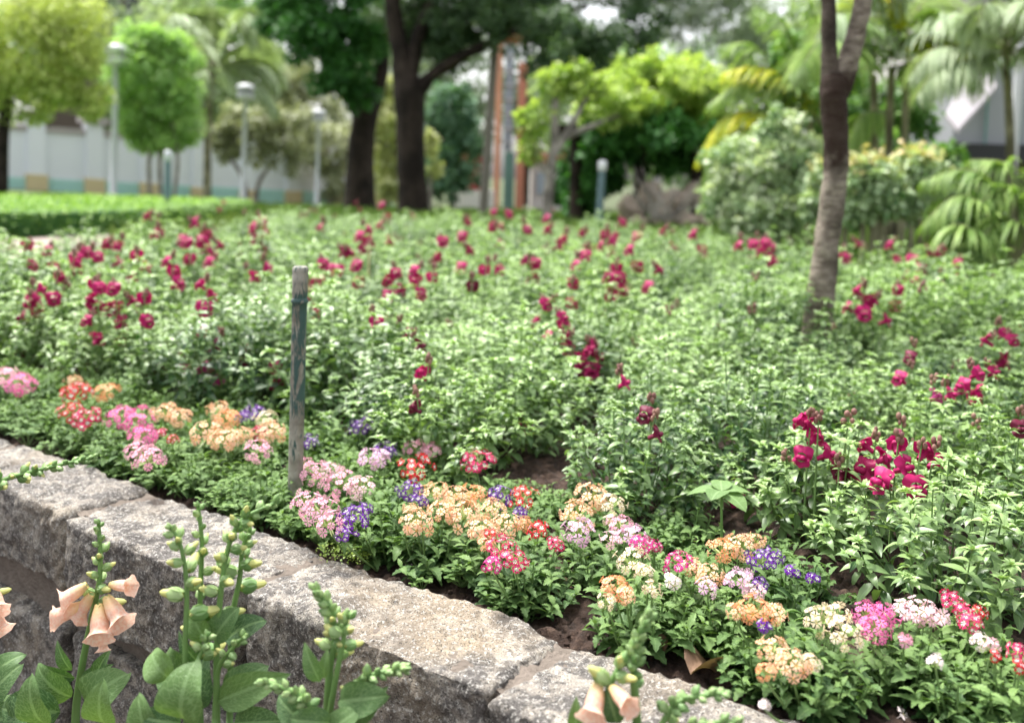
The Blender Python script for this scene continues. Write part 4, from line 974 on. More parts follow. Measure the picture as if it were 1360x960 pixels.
mb.add([hv[n+i] for i in range(n)]+[hv[2*n]],[(i,(i+1)%n,(i+2)%n,n) for i in range(0,n-1,2)]+[(n-1,0,1,n)],np.tile([[.5,.5,.05]],(n+1,1)))
mb.obj('stems',M['f_mid'],he)
r=np.random.default_rng(8); P=[];D=[];S=[];Q=[]
x0,x1=min(p.x for p in HP),max(p.x for p in HP); y0,y1=min(p.y for p in HP),max(p.y for p in HP)
while len(P)<26000:
    x=r.uniform(x0,x1); y=y0+(y1-y0)*r.random()**1.5
    if not inpoly(x,y): continue
    P.append((x,y,gh(x,y)+HH-.03+.03*noise.noise(Vector((x*1.5,y*1.5,0)))+r.uniform(-.03,.035))); D.append((r.normal(),r.normal(),r.uniform(-.1,.9))); S.append(r.uniform(.03,.07)); Q.append(np.clip(.55+.35*noise.noise(Vector((x*2,y*2,3)))+r.uniform(-.3,.3),0,1))
for k in range(7):
    a,b=HP[k],HP[k+1]
    for i in range(int((b-a).length*620)):
        t=r.random(); p=a.lerp(b,t); z=r.random(); P.append((p.x+r.normal()*.04,p.y+r.normal()*.04,gh(p.x,p.y)+HH*z)); D.append((r.normal(),r.normal()-1,r.uniform(-.4,.6))); S.append(r.uniform(.03,.06)); Q.append(np.clip(r.uniform(-.1,.4)+.2*z,0,1))
mb=MB(); mb.many(TL,P,frames(D),np.array(S),Q); mb.obj('foliage',M['f_hedge'],he)

# grass on the terrace near the camera side of the background
r=np.random.default_rng(9); P=[];D=[];S=[]
GT=leaf_t(1,.07,.5,.1,2,'lance')
for i in range(26000):
    px=r.uniform(150,1400); Dp=r.uniform(5,24); p=gpt(px,Dp) if False else at(px,235,Dp); x,y=p.x,p.y
    if inside(x,y) or inpoly(x,y): continue
    P.append((x,y,gh(x,y))); D.append((r.normal()*.4,r.normal()*.4,1)); S.append(r.uniform(.08,.2))
lm('f_grass',(.05,.11,.03),(.20,.30,.08),.2); mb=MB(); mb.many(GT,P,frames(D,up=(.3,1,0)),np.array(S),r.random(len(P))); tag(mb.obj('grass',M['f_grass']),'short grass on the ground beyond the flower bed','grass',kind='stuff')

# ------------------------------------------------------------------ far boundary wall
M['wwhite']=plain('white_wall_paint',(.80,.83,.89),.8,.06,.8); M['aqua']=plain('aqua_paint',(.42,.70,.64),.7,.1,2); M['ochre']=plain('ochre_paint',(.66,.55,.32),.7,.1,2); M['cap']=plain('cap_stone',(.42,.38,.38),.8,.15,2)
bw=empty('boundary_wall',gpt(150,27),'white painted boundary wall with aqua base and stone-capped pillars','wall')
wa=gpt(-160,25.0); wb=gpt(520,34.0); wdv=(wb-wa); wdv.z=0; WLn=wdv.length; wdv.normalize(); wnn=Vector((wdv.y,-wdv.x,0)); 
def wb_box(mb,s0,s1,off0,off1,z0,z1,m=0):
    v=[]; 
    for z in (z0,z1):
        for o_ in (off0,off1):
            for s in (s0,s1):
                p=wa+wdv*s+wnn*o_; g=gh(p.x,p.y); v.append((p.x,p.y,g+z))
    f=np.array([(0,2,3,1),(4,5,7,6),(0,1,5,4),(2,6,7,3),(0,4,6,2),(1,3,7,5)]); mb.add(v,f,np.full((8,3),.5),m)
mb=MB(); wb_box(mb,0,WLn,-.1,.1,0,1.62); mb.obj('panel',M['wwhite'],bw,smooth=False)
mb=MB(); wb_box(mb,0,WLn,-.16,.16,1.622,1.78); mb.obj('coping',M['cap'],bw,smooth=False)
mb=MB(); wb_box(mb,0,WLn,-.13,.13,-.1,.36); mb.obj('painted_base',M['aqua'],bw,smooth=False)
s=.6
while s<WLn:
    mb=MB(); wb_box(mb,s-.22,s+.22,-.24,.24,-.1,1.95); pi=mb.obj('pillar',M['wwhite'],bw,smooth=False)
    mb=MB(); wb_box(mb,s-.34,s+.34,-.36,.36,1.952,2.12); c_=mb.obj('pillar_cap',M['cap'],bw,smooth=False)
    mb=MB(); wb_box(mb,s-.27,s+.27,-.29,.29,-.1,.42); c_=mb.obj('ochre_block',M['ochre'],bw,smooth=False)
    s+=1.5

# ------------------------------------------------------------------ lamps and posts
M['lgrey']=plain('lamp_grey_paint',(.60,.62,.66),.5,.08,3); M['lwhite']=plain('lantern_white',(.78,.79,.82),.4,.05,3); M['lband']=plain('lantern_band',(.34,.34,.38),.5,.05,3); M['polebrown']=plain('pole_paint',(.20,.18,.15),.6,.1,2); M['bluegrey']=plain('bluegrey_paint',(.13,.20,.23),.6,.15,6)
def lamp(px,pyt,D,label,lean):
    g=gpt(px,D); t=at(px,pyt,D); h=t.z-g.z; r=empty('street_lamp',g,label,'street lamp','white lamps along the lawn'); r.rotation_euler=(0,lean,0); s=h/3.0
    mb=MB(); add_T(mb,lathe([(.11*s,0),(.11*s,.12*s),(.065*s,.16*s),(.055*s,1.2*s),(.050*s,h-.42*s),(.08*s,h-.40*s)],12)); link('post',mb.mesh('post',[M['lgrey']]),r,(0,0,0))
    mb=MB(); add_T(mb,lathe([(.08*s,h-.40*s),(.19*s,h-.36*s),(.21*s,h-.28*s),(.205*s,h-.26*s)],14)); link('lamp_base',mb.mesh('lamp_base',[M['lwhite']]),r,(0,0,0))
    mb=MB(); add_T(mb,lathe([(.185*s,h-.262*s),(.19*s,h-.14*s)],14)); link('lantern',mb.mesh('lantern',[M['lband']]),r,(0,0,0))
    mb=MB(); add_T(mb,lathe([(.19*s,h-.142*s),(.22*s,h-.135*s),(.21*s,h-.06*s),(.12*s,h-.015*s),(.001,h)],14)); link('cap',mb.mesh('cap',[M['lwhite']]),r,(0,0,0))
lamp(150,60,18.6,'tallest white lantern lamp, between yellow tree and bright green tree',rad(1.2))
lamp(322,112,21.5,'grey-white lantern lamp second in size, before the olive shrubs',rad(1))
lamp(420,146,25,'smallest white lantern lamp, left of the dark tree trunks',rad(.8))
def post(px,py0,D,rpx,m,label,cap=None,lean=0,name='post'):
    g=gpt(px,D); t=at(px,py0,D); h=t.z-g.z; r=rpx/FPX*D; e=empty(name,g,label,'post' if name=='post' else 'pole'); e.rotation_euler=(0,lean,0)
    mb=MB(); add_T(mb,lathe([(r*1.05,-.05),(r,.1),(r*.95,h*.6),(r*.9,h-.13)],10)); link('shaft',mb.mesh('shaft',[m]),e,(0,0,0))
    mb=MB(); add_T(mb,lathe([(r*.9,h-.129),(r*1.15,h-.12),(r*1.15,h-.02),(r*.6,h),(.001,h)],10)); link('cap',mb.mesh('cap',[cap or m]),e,(0,0,0))
post(222,200,12.2,4.5,M['bluegrey'],'short slate grey post at the end of the clipped hedge',M['lgrey'],rad(.5))
post(795,213,12.,5.,M['bluegrey'],'short blue-grey post with pale cap before the dark pergola',M['lwhite'],rad(1.5))
post(641,45,16.7,6.,M['polebrown'],'tall thin brownish pole between big trees and red tower',None,rad(2.6),'pole')

# ------------------------------------------------------------------ left trees
tree('round yellow-green tree filling the top left corner','tree',(0,15.),[([(2,250,15),(4,180,15),(14,120,15),(30,70,15)],[9,8,6,4])],
 [([(40,55,15,92,78),(100,85,15,44,62),(20,125,15,60,40),(120,130,15,26,34),(-60,80,15,80,90),(70,20,15,66,50)],26000,.075,M['f_yellow'],{'clump':.38})],M['darkbark'])
tree('bright lime green small tree with several thin stems','tree',(215,19.),[([(200,258,19),(198,215,19),(205,150,19)],[3,3,2]),([(215,262,19),(212,215,19),(215,140,19)],[3,3,2]),([(228,262,19),(236,210,19),(225,150,19)],[3,2.5,2])],
 [([(207,105,19,56,64),(190,62,19,40,30),(230,160,19,38,48),(180,160,19,34,36),(222,60,19,30,26)],16000,.10,M['f_green'],{'hollow':.35,'clump':.42})],M['greybark'])
tree('olive grey shrub tree with forked pale stems behind second lamp','small tree',(335,27.),[([(330,268,27),(322,235,27),(300,205,27)],[4,3,2]),([(338,268,27),(345,240,27),(368,212,27)],[4,3,2])],
 [([(330,175,27,44,38),(375,180,27,48,46),(300,185,27,26,30)],5200,.16,M['f_olive'],{})],M['greybark'])
tree('greyish olive rounded shrub beside the smallest lamp','shrub',(440,31.),[([(440,275,31),(444,240,31)],[5,4])],
 [([(440,200,31,34,46),(455,245,31,30,30),(405,190,31,26,36)],4200,.17,M['f_olive'],{})],M['greybark'],name='shrub')

def frond(mb,pts,Lpx,nl,seed,droop=.5,wl=.05,mat=0,stemr=.012,smat=1,rnd=(.2,.9)):
    """pts px path with depth; leaflets both sides"""
    P=[at(*p) for p in pts] if not isinstance(pts[0],Vector) else pts; r=np.random.default_rng(seed); T=tube(P,[stemr*(1-.8*i/(len(P)-1)) for i in range(len(P))],4,6,cap=False); add_T(mb,T,smat)
    R=(len(T[0]))//5; C_=np.array([T[0][i*5:i*5+4].mean(axis=0) for i in range(R)])
    LL=Lpx; PP=[];DD=[];SS=[]
    for i in range(nl):
        t=.12+.88*i/(nl-1); f=t*(R-1); k=min(int(f),R-2); p=C_[k]+(C_[k+1]-C_[k])*(f-k); d=C_[k+1]-C_[k]; d/=np.linalg.norm(d)+1e-9
        s_=np.cross(d,[0,0,1]); s_/=np.linalg.norm(s_)+1e-9; L=LL*math.sin(min(1,.25+t*.75)*math.pi)**.6*.95+LL*.12
        for sg in (-1,1):
            v=s_*sg*.8+d*.75+np.array([0,0,-droop*r.uniform(.5,1.3)])+r.normal(size=3)*.08; PP.append(p);DD.append(v);SS.append(L*r.uniform(.85,1.1))
    mb.many(PLF,PP,frames(DD),np.array(SS),r.uniform(*rnd,len(PP)),mat)
PLF=leaf_t(1,.028,.7,.3,4,'lance')
def palm(label,base,trunks,fronds,m,group=None,tm=None,Lm=.5):
    px,D=base; r=empty('palm',gpt(px,D),label,'palm',group)
    for pth,rp in trunks: mb=MB(); tube_px(mb,pth,rp,8); mb.obj('trunk',tm or M['palmbark'],r)
    for i,f in enumerate(fronds):
        mm=m; pts=f
        if isinstance(f,tuple): pts,mm=f
        mb=MB(); frond(mb,pts,Lm,66,i*3+int(px)); mb.obj('frond',[mm,M['palmbark']],r)
def fan(cx,cy,D,n,R,seed,up=.7,spread=math.pi):
    rr_=random.Random(seed); o=[]
    for i in range(n):
        a=math.pi/2-spread/2+spread*(i+.5)/n+rr_.uniform(-.15,.15); dd=rr_.uniform(-.06,.06)*D*R/120; rl=R*rr_.uniform(.75,1.1)
        ex,ey=math.cos(a)*rl,-math.sin(a)*rl*.8
        o.append([(cx,cy,D),(cx+ex*.5,cy+ey*.65-rl*.12*up,D+dd),(cx+ex*.85,cy+ey*.85-rl*.05,D+dd*1.6),(cx+ex*1.1,cy+ey*.85+rl*.25,D+dd*2)])
    return o
palm('pale palm with drooping whitish fronds behind the bright green tree',(275,24.),[([(275,262,24),(276,180,24),(281,95,24)],[6,5,4.5])],fan(281,88,24,13,105,3,spread=4.4),M['f_palmpale'],Lm=1.0)

# ------------------------------------------------------------------ big shade trees
tree('large dark tree with trunk hidden above by deep green leaves','tree',(478,20.),[dict(parts=[([(478,285,20),(479,210,20),(484,160,20),(496,125,20),(507,80,20),(507,10,20),(516,-90,20)],[23,18,17,14,10,9,8],True),([(484,165,20),(474,130,20),(452,80,20),(430,20,20)],[15,12,8,5],False)],nz=.03)],
 [([(420,45,19,60,56),(455,100,19,42,40),(385,20,19.5,44,36),(480,30,19.5,40,50),(440,-30,19.5,90,60),(478,125,19,26,20),(500,20,19,36,60)],24000,.12,M['f_dark'],{'hollow':.2,'clump':.42})],M['darkbark'])
tree('large dark tree forking low with spreading crown over the garden','tree',(548,16.5),[dict(parts=[([(550,292,16.5),(547,240,16.5),(545,180,16.5),(543,125,16.5),(533,75,16.5),(522,10,16.5),(520,-90,16.5)],[24,19,18,21,13,11,9],True),([(545,135,16.5),(562,112,16.5),(592,88,16.5),(640,62,16.2),(710,30,16),(780,10,16)],[14,10,8,6,5,3],False),([(543,120,16.5),(552,60,16.5),(575,0,16.5),(590,-60,16.5)],[12,9,8,7],False)],nz=.03)],
 [([(600,30,16.5,52,34),(660,22,16,55,36),(730,40,15.5,55,45),(790,62,15,58,44),(840,30,15.5,48,42),(725,85,15.5,34,22),(800,100,15,46,26),(560,50,16.8,34,34),(640,-40,16.5,160,55),(840,-40,16,90,50),(620,70,16.5,30,14),(540,20,17,44,44),(690,0,16.5,80,40),(590,70,16.6,26,24)],42000,.085,M['f_dark2'],{'hollow':.15,'clump':.45})],M['darkbark'])

# ------------------------------------------------------------------ middle distance between the trunks
tree('yellowish light shrub seen between the two dark trunks','shrub',(515,27.),[([(515,275,27),(515,230,27)],[4,3])],[([(515,170,27,24,60),(520,235,27,28,34),(505,120,27,20,26)],3600,.2,M['f_cream'],{})],M['greybark'],name='shrub')
tree('blue-green bush right behind the forked dark trunk','shrub',(600,25.),[([(600,278,25),(602,220,25)],[4,3])],[([(595,150,25,36,46),(612,205,25,30,52),(585,235,25,26,38)],4200,.19,M['f_blue'],{})],M['greybark'],name='shrub')
tree('small golden shrub touching the right side of the forked trunk','shrub',(572,21.),[([(572,278,21),(572,230,21)],[3,2])],[([(570,192,21,9,22),(578,225,21,10,10)],520,.12,M['f_cream'],{})],M['greybark'],name='shrub')
# red gateway tower
M['tred']=plain('tower_red',(.50,.20,.13),.7,.15,.8); M['torange']=plain('tower_orange',(.60,.29,.18),.7,.12,.8); M['tglass']=plain('tower_glass',(.36,.42,.50),.25,.3,.7); M['dgreen']=M['f_mid']; M['teal']=plain('teal_panel',(.16,.34,.30),.6,.2,1); M['dred']=plain('dark_red_panel',(.32,.05,.05),.7,.1,1); M['offw']=plain('offwhite_panel',(.70,.66,.64),.7,.08,1)
def pbox(px0,px1,py0,py1,D,dd,m,name,parent,ground=False):
    a=at(px0,py1,D); b=at(px1,py0,D); z0=gh(a.x,a.y)-.2 if ground else a.z
    mb=MB(); v,f,A_=box(min(a.x,b.x),max(a.x,b.x),D*1.0,D+dd,z0,b.z); mb.add(v,f,A_); o=mb.obj(name,m,parent,smooth=False); return o
tw=empty('tower',gpt(678,33),'narrow red-orange tower with grey glass strip beyond the trees','tower')
pbox(655,668,52,270,33,1.2,M['torange'],'column',tw,True); pbox(684,700,84,270,33,1.2,M['tred'],'column',tw,True); pbox(668.5,683.5,60,200,33.3,.8,M['tglass'],'glazing',tw); pbox(668.5,683.5,202,262,33.3,.8,M['teal'],'door',tw,True)
for k in range(7): pbox(668.6,683.4,75+k*19,77+k*19,33.22,.05,M['lgrey'],'transom',tw)
pbox(653,702,46,52,32.9,1.5,M['torange'],'cornice',tw)
kb=empty('kiosk',gpt(628,30),'dark red kiosk with white plinth left of the red tower','kiosk'); pbox(612,645,195,252,30,2,M['dred'],'wall',kb); pbox(600,655,254,290,29.8,2.4,M['offw'],'plinth',kb,True); pbox(608,649,188,193,29.7,2.6,M['tred'],'roof',kb)
kb=empty('low_building',gpt(745,34),'pale low building right of the red tower','building'); pbox(704,800,215,290,34,3,M['offw'],'wall',kb,True); pbox(702,802,205,214,33.7,3.6,M['tred'],'roof',kb)
for k in range(3): pbox(712+k*28,728+k*28,230,258,33.92,.06,M['tglass'],'window',kb)

tree('bare-branched frangipani with pale trunk and lime leaf tufts','tree',(730,12.3),[dict(parts=[([(726,300,12.3),(730,240,12.3),(736,190,12.3),(737,150,12.3),(740,105,12.3)],[8,7,6,5,3],True),([(735,205,12.3),(752,180,12.3),(768,150,12.3),(785,120,12.3)],[6,5,4,3],False),([(750,183,12.3),(775,172,12.3),(805,160,12.3),(828,150,12.3)],[5,4,3,2.5],False),([(728,235,12.3),(716,215,12.3),(708,190,12.3)],[4,3,2],False)],nz=.01)],
 [([(740,108,12.3,30,22),(785,118,12.3,28,18),(712,160,12.3,24,26),(828,142,12.3,22,12.3),(765,95,12.3,22,12.3),(705,200,12.3,14,20)],1500,.11,M['f_lime'],{})],M['greybark'])
# pergola mass
pg=empty('pergola',gpt(850,13.5),'creeper-covered pergola, lime on top and dark beneath','pergola')
for px in (765,850,925): mb=MB(); tube_px(mb,[(px,300,13.3),(px,170,13.3)],[9,8],8); mb.obj('post',M['darkbark'],pg)
mb=MB(); a=at(740,168,13.3); b=at(935,168,13.3); v,f,A_=box(a.x,b.x,13.9,15.5,a.z-.06,a.z+.06); mb.add(v,f,A_); mb.obj('beam',M['darkbark'],pg,smooth=False)
mb=MB(); cloud(mb,[(850,128,13.3,62,36,1.2),(905,112,13.5,52,34,1.2),(800,150,13.2,40,22,1.2),(935,140,13.5,32,28,1.),(880,92,13.6,40,16,.8)],9500,.12,77,hollow=.4); mb.obj('creeper',M['f_lime'],pg)
mb=MB(); cloud(mb,[(850,180,13.2,84,36,1.),(790,215,13.6,46,50,.8),(905,205,13.8,46,34,.8),(770,260,13.8,26,40,.6),(748,250,14.9,14,24,.5)],11000,.13,78,hollow=.2); mb.obj('undergrowth',M['f_dark'],pg)
# rockery
M['rock']=plain('rockery_stone',(.36,.29,.23),.9,.6,5,bump=.6,bscale=9)
r=random.Random(6)
for k,(px,py,D,s) in enumerate([(838,268,12.6,20),(866,252,12.9,22),(895,262,12.7,24),(920,250,13.2,20),(882,286,12.2,19),(912,290,12.1,18),(850,292,12.2,16),(935,285,12.2,15)]):
    mb=MB(); c=at(px,py+8,D); R_=s*.8/FPX*D; sd=Vector((k*5,k*2,k)); 
    def fn(t,q): 
        d=Vector((math.sin(math.pi*t)*math.cos(6.2832*q),math.sin(math.pi*t)*math.sin(6.2832*q),-math.cos(math.pi*t))); return c+d*R_*(1+.45*noise.noise(d*1.2+sd)+.22*noise.noise(d*3.+sd))
    T=grid(fn,16,20); T[0][:,2]=np.maximum(T[0][:,2],gh(c.x,c.y)-.05); add_T(mb,T); tag(mb.obj('rock',M['rock'],smooth=True),['beige rock at the left foot of the rock pile','upper beige boulder left of the pile top','largest beige boulder in the middle of the rock pile','beige boulder topmost beside the variegated shrub','front beige rock beside the flower bed','small front rock under the pile centre','small low rock at the left front of the pile','lowest rock touching the variegated shrub'][k],'rock','rocks of the rockery')
br=empty('dead_shrub',at(890,290,12.0),'leafless pale branches lying over the rock pile','shrub')
for k in range(26):
    mb=MB(); a0=(880+r.uniform(-18,18),292,12.); e_=(a0[0]+r.uniform(-55,60),r.uniform(215,262),12.+r.uniform(-.3,.3)); m_=((a0[0]+e_[0])/2+r.uniform(-8,8),(a0[1]+e_[1])/2+r.uniform(-5,12),12.); tube_px(mb,[a0,m_,e_],[1.7,1.2,.7],6,.0,0,False); mb.obj('branch',M['greybark'],br)

# ------------------------------------------------------------------ right side
tree('distant grey-green casuarina tree above the pergola','tree',(930,36.),[([(930,260,36),(930,100,36)],[8,6])],[([(940,45,36,62,60),(890,20,36,44,44),(985,30,36,40,44),(930,-20,36,90,50)],7500,.26,M['f_grey'],{'T':TN,'hollow':.3})],M['darkbark'])
tree('dense variegated shrub with small whitish leaves beside the rocks','shrub',(1005,6.9),[([(1000,330,6.9),(1003,270,6.9)],[6,5]),([(1030,330,6.9),(1035,260,6.9)],[6,5])],
 [([(990,235,6.9,52,48),(1040,195,7.,44,50),(1000,285,6.8,56,34),(1055,250,6.9,40,60),(965,265,6.9,34,34)],9500,.052,M['f_sage'],{}),([(990,228,6.85,52,48),(1040,190,6.95,42,48),(1000,280,6.75,54,32)],2300,.05,M['f_white'],{})],M['greybark'],name='shrub')
CR=[(1110,262,6.4,'croton shrub partly behind the young tree trunk'),(1158,258,6.1,'croton shrub with cream and orange tips just right of the trunk'),(1222,252,6.2,'croton shrub with orange tips at the palm fronds')]
for k,(px,py,D,lb) in enumerate(CR):
    st=[([(px-14+14*j,345,D),(px-12+12*j,300,D),(px-18+18*j,262,D)],[4.5,4,3]) for j in range(3)]
    tree(lb,'shrub',(px,D),st,[([(px,py-14,D,36,34),(px-20,py+14,D,26,26),(px+20,py+10,D,26,24)],2600,.060,M['f_sage'],{'hollow':.3}),([(px,py-44,D,34,14),(px-22,py-18,D,14,22),(px+24,py-22,D,14,22)],230,.055,M['f_cream'],{'hollow':.4}),([(px-4,py-42,D,38,24)],28,.05,M['f_orange'],{'hollow':.4})],M['palmbark'],'croton shrubs',name='shrub')
# areca palms
palm('clump of areca palm with yellowing fronds behind the variegated shrub',(1050,8.6),[([(1050,330,8.6),(1052,240,8.6),(1056,170,8.6)],[6,5,4]),([(1075,330,8.7),(1074,240,8.7),(1078,160,8.7)],[6,5,4])],
 [([(1090,170,8.6),(1060,118,8.5),(1010,88,8.5),(962,96,8.5)],M['f_gold']),([(1080,180,8.6),(1030,120,8.6),(985,110,8.6),(940,140,8.6)],M['f_palm']),([(1070,190,8.6),(1010,150,8.6),(960,160,8.6),(925,215,8.6)],M['f_gold']),([(1070,200,8.6),(1000,170,8.5),(955,190,8.5),(935,240,8.5)],M['f_palm']),
 ([(1085,160,8.6),(1060,80,8.6),(1040,30,8.6),(1005,10,8.6)],M['f_palm']),([(1090,160,8.6),(1090,70,8.6),(1080,10,8.6),(1050,-20,8.6)],M['f_palm']),([(1090,165,8.6),(1040,110,8.7),(1000,60,8.7),(960,60,8.7)],M['f_palm']),([(1085,160,8.6),(1060,120,8.4),(1045,110,8.4),(1020,135,8.4)],M['f_palm'])],M['f_palm'],'areca palms',Lm=.36)
palm('tall areca palm clump with pale stems right of the young tree',(1175,7.8),[([(1160,340,7.8),(1162,220,7.8),(1160,100,7.8)],[7,6,5]),([(1182,340,7.9),(1180,220,7.9),(1184,90,7.9)],[7,6,5]),([(1196,340,7.7),(1200,220,7.7),(1204,110,7.7)],[6,5,5])],
 fan(1165,95,7.8,7,125,5,spread=3.6)+[(f,M['f_pale']) for f in fan(1195,70,7.9,7,130,6,spread=3.4)]+[([(1190,80,7.8),(1220,50,7.7),(1260,45,7.7),(1300,75,7.7)],M['f_gold']),([(1150,60,7.8),(1150,10,7.7),(1175,-10,7.7),(1200,20,7.7)],M['f_gold']),([(1180,150,7.8),(1150,150,7.7),(1130,180,7.7),(1120,230,7.7)],M['f_palm'])],M['f_palm'],'areca palms',Lm=.40)
palm('areca palm at the right edge with hanging grey-green fronds',(1345,7.2),[([(1345,340,7.2),(1342,200,7.2),(1335,60,7.2)],[7,6,5])],fan(1340,70,7.2,9,120,9,spread=4.6),M['f_palmpale'],'areca palms',Lm=.36)
palm('low feathery palm with arching fronds in the lower right background',(1300,5.2),[],[[(1340,345,5.2),(1300,270,5.1),(1265,262,5.1),(1225,300,5.1)],[(1345,345,5.2),(1320,250,5.2),(1280,225,5.2),(1225,240,5.2)],[(1350,345,5.2),(1350,270,5.1),(1335,250,5.1),(1300,270,5.)],[(1355,345,5.2),(1370,260,5.2),(1390,240,5.2),(1430,260,5.2)],[(1330,350,5.2),(1290,305,5.),(1260,300,5.),(1235,330,5.)],[(1365,345,5.2),(1355,300,5.),(1330,290,5.),(1300,320,4.9)],[(1350,345,5.2),(1340,235,5.3),(1330,215,5.3),(1290,212,5.3)]],M['f_palm'],Lm=.25)
tree('dark leafy understorey bush behind the croton shrubs','shrub',(1190,8.6),[([(1190,330,8.6),(1190,290,8.6)],[5,4])],[([(1150,240,8.8,60,70),(1230,250,8.6,50,70),(1110,150,9.2,40,80),(1180,170,9.2,60,60),(1300,290,8.2,70,45),(1060,100,9.6,50,60)],9000,.10,M['f_mid'],{'hollow':.2})],M['darkbark'],name='shrub')
# shelter on the right
M['sheet']=plain('grey_sheet_metal',(.34,.35,.37),.45,.12,1.5); M['dgrey']=plain('dark_grey_wall',(.035,.035,.038),.8,.2,1); M['tarp']=plain('pale_tarp',(.42,.39,.41),.6,.08,1.5); M['cwall']=plain('concrete_wall',(.16,.14,.12),.85,.3,2); M['gpost']=plain('pale_post',(.6,.6,.62),.5,.05,2)
sh=empty('shed',gpt(1340,12.5),'grey sheet-clad shed with pale tilted awning behind the palms','shed')
pbox(1262,1560,98,196,12.5,2.5,M['sheet'],'wall',sh); pbox(1250,1560,198,212,12.3,3,M['dgrey'],'beam',sh); pbox(1262,1560,214,345,12.8,2.5,M['cwall'],'base_wall',sh,True); pbox(1240,1560,-80,30,13.5,2.5,M['tarp'],'upper_wall',sh)
pbox(1240,1282,30,124,13.4,2.5,M['offw'],'upper_wall',sh)
for px in (1308,1352,1400): pbox(px-1.5,px+1.5,99,195,12.42,.06,M['teal'],'seam',sh)
a,b,c,d=at(1255,158,11.6),at(1272,178,11.4),at(1325,118,12.2),at(1290,88,12.6); up=Vector((0,0,.05)); mb=MB(); mb.add([a,b,c,d,a+up,b+up,c+up,d+up],[(0,1,2,3),(4,7,6,5),(0,4,5,1),(1,5,6,2),(2,6,7,3),(3,7,4,0)],np.full((8,3),.5)); mb.obj('awning',M['tarp'],sh,smooth=False)
a,b,c,d=at(1290,88,12.6),at(1325,118,12.2),at(1318,60,12.2),at(1300,40,12.8); mb=MB(); mb.add([a,b,c,d,a+up,b+up,c+up,d+up],[(0,1,2,3),(4,7,6,5),(0,4,5,1),(1,5,6,2),(2,6,7,3),(3,7,4,0)],np.full((8,3),.5)); mb.obj('awning',M['sheet'],sh,smooth=False)
post(1336,-90,10.5,6,M['gpost'],'pale tall pole in front of the grey shed',None,rad(1),'pole')

# ------------------------------------------------------------------ far buildings and tree line
M['brown']=plain('brown_facade',(.10,.075,.06),.8,.2,.4); M['win']=plain('dark_window',(.03,.035,.045),.2,.2,.5); M['mull']=plain('facade_mullion',(.30,.28,.26),.7,.1,.5)
bd=empty('office_building',gpt(125,60),'dark brown building with tall windows behind the yellow tree','building'); pbox(60,240,-260,230,60,12,M['brown'],'wall',bd,True)
for i in range(5):
    for j in range(6): pbox(70+i*34,92+i*34,-250+j*50,-215+j*50,59.9,.2,M['win'],'window',bd)
for i in range(6): pbox(62+i*34,66+i*34,-255,60,59.8,.3,M['mull'],'mullion',bd)
FT=[(-60,40,60,90,70,'f_mid'),(60,48,60,60,60,'f_grey'),(165,46,85,50,95,'f_grey'),(250,42,70,70,90,'f_pale'),(330,50,60,70,100,'f_mid'),(420,46,150,60,90,'f_olive'),(520,52,90,70,110,'f_pale'),(610,50,110,60,110,'f_grey'),(700,55,60,60,110,'f_grey'),(770,48,120,60,110,'f_pale'),(850,46,140,60,90,'f_green'),(930,52,140,70,90,'f_mid'),(1030,44,90,70,110,'f_grey'),(1110,40,110,70,120,'f_palmpale'),(1210,42,110,70,120,'f_pale'),(1310,46,110,80,120,'f_mid'),(1420,40,110,80,120,'f_grey')]
FL_=['far left mid-green tree beyond the yellow tree','grey-green far tree below the brown building','far grey-green tree right of the brown building','pale far tree behind the palm','dark far tree between palm and big trees','olive far tree behind the smallest lamp','pale far tree seen between the dark trunks','grey far tree left of the red tower','grey far tree behind the red tower','pale far tree behind the frangipani','light green far tree behind the pergola','green far tree behind the casuarina','grey far tree behind the yellowing palm','pale green far tree behind the young tree','pale far tree behind the tall areca clump','green far tree behind the shed','grey far tree beyond the right edge']
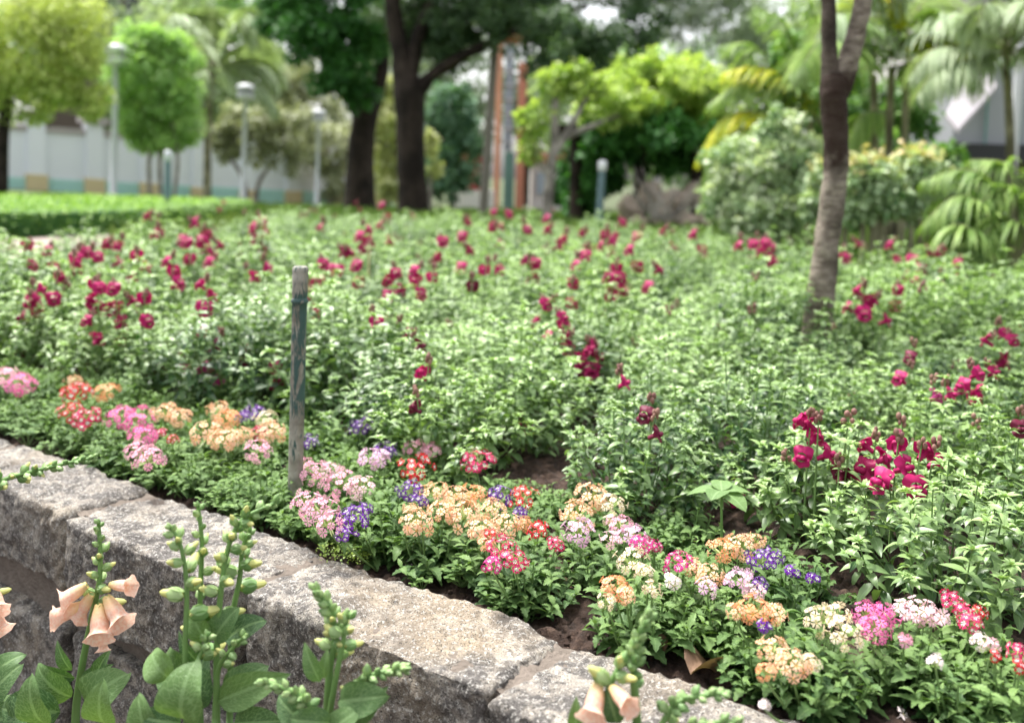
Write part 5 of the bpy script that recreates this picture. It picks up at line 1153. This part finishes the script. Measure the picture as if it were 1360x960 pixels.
for (px,D,py,rx,ry,m),lb in zip(FT,FL_):
    tree(lb,'tree',(px,D),[([(px,235,D),(px,py+ry*.4,D)],[6,4])],[([(px,py,D,rx,ry),(px+rx*.5,py+ry*.5,D,rx*.6,ry*.5),(px-rx*.5,py-ry*.4,D,rx*.6,ry*.55),(px,py+ry*.8,D,rx*.9,ry*.5)],3300,.40,M[m],{'hollow':.25})],M['darkbark'],'trees far beyond the garden')

# ------------------------------------------------------------------ young tree in the bed
yt=empty('young_tree',(TREE.x,TREE.y,SOILZ),'slim grey-brown tree with forked trunk growing out of the bed','tree')
D_=proj((TREE.x,TREE.y,.6))[2]; print('young tree D',D_); stain('ybark',at(1108,215,D_).z,at(1108,95,D_).z,(.028,.014,.010))
def tp(l): return [(a,b,D_) for a,b in l]
mb=MB(); tube_px(mb,[(1080,560,D_),(1083,470,D_),(1086,430,D_),(1094,360,D_),(1102,290,D_),(1110,225,D_),(1109,170,D_),(1107,125,D_),(1108,100,D_)],[27,24,19.5,17.6,16.4,16.4,16.5,19,15],28,.0045,0,False,10,22)
yo=mb.obj('trunk',M['ybark'],yt)
mb=MB(); tube_px(mb,[(1106,140,D_),(1102,95,D_),(1101,50,D_),(1100,0,D_),(1096,-60,D_),(1080,-160,D_)],[13,11,10,9.5,9,7],20,.0025,0,False,10,22); mb.obj('limb',M['limbbark'],yt)
mb=MB(); tube_px(mb,[(1108,140,D_),(1120,108,D_),(1130,70,D_),(1142,25,D_),(1149,-20,D_),(1160,-90,D_),(1190,-200,D_)],[14,13.5,13.5,12,10.5,9,7],22,.003,0,False,10,22); mb.obj('limb',M['ybark'],yt)
r=np.random.default_rng(4); mb=MB(); cloud(mb,[(1060,-260,D_,140,90),(1210,-290,D_,150,100)],900,.06,5,hollow=.2); mb.obj('crown',M['f_mid'],yt)
# yellow plant tag among the far snapdragons
g=G(490,345,.66); mb=MB(); add_T(mb,box(-.003,.003,-.001,.001,-.2,.06)); o=link('plant_tag',mb.mesh('plant_tag',[M['ochre']],False),None,g); tag(o,'thin yellow plant tag sticking up among crimson blooms','plant tag')
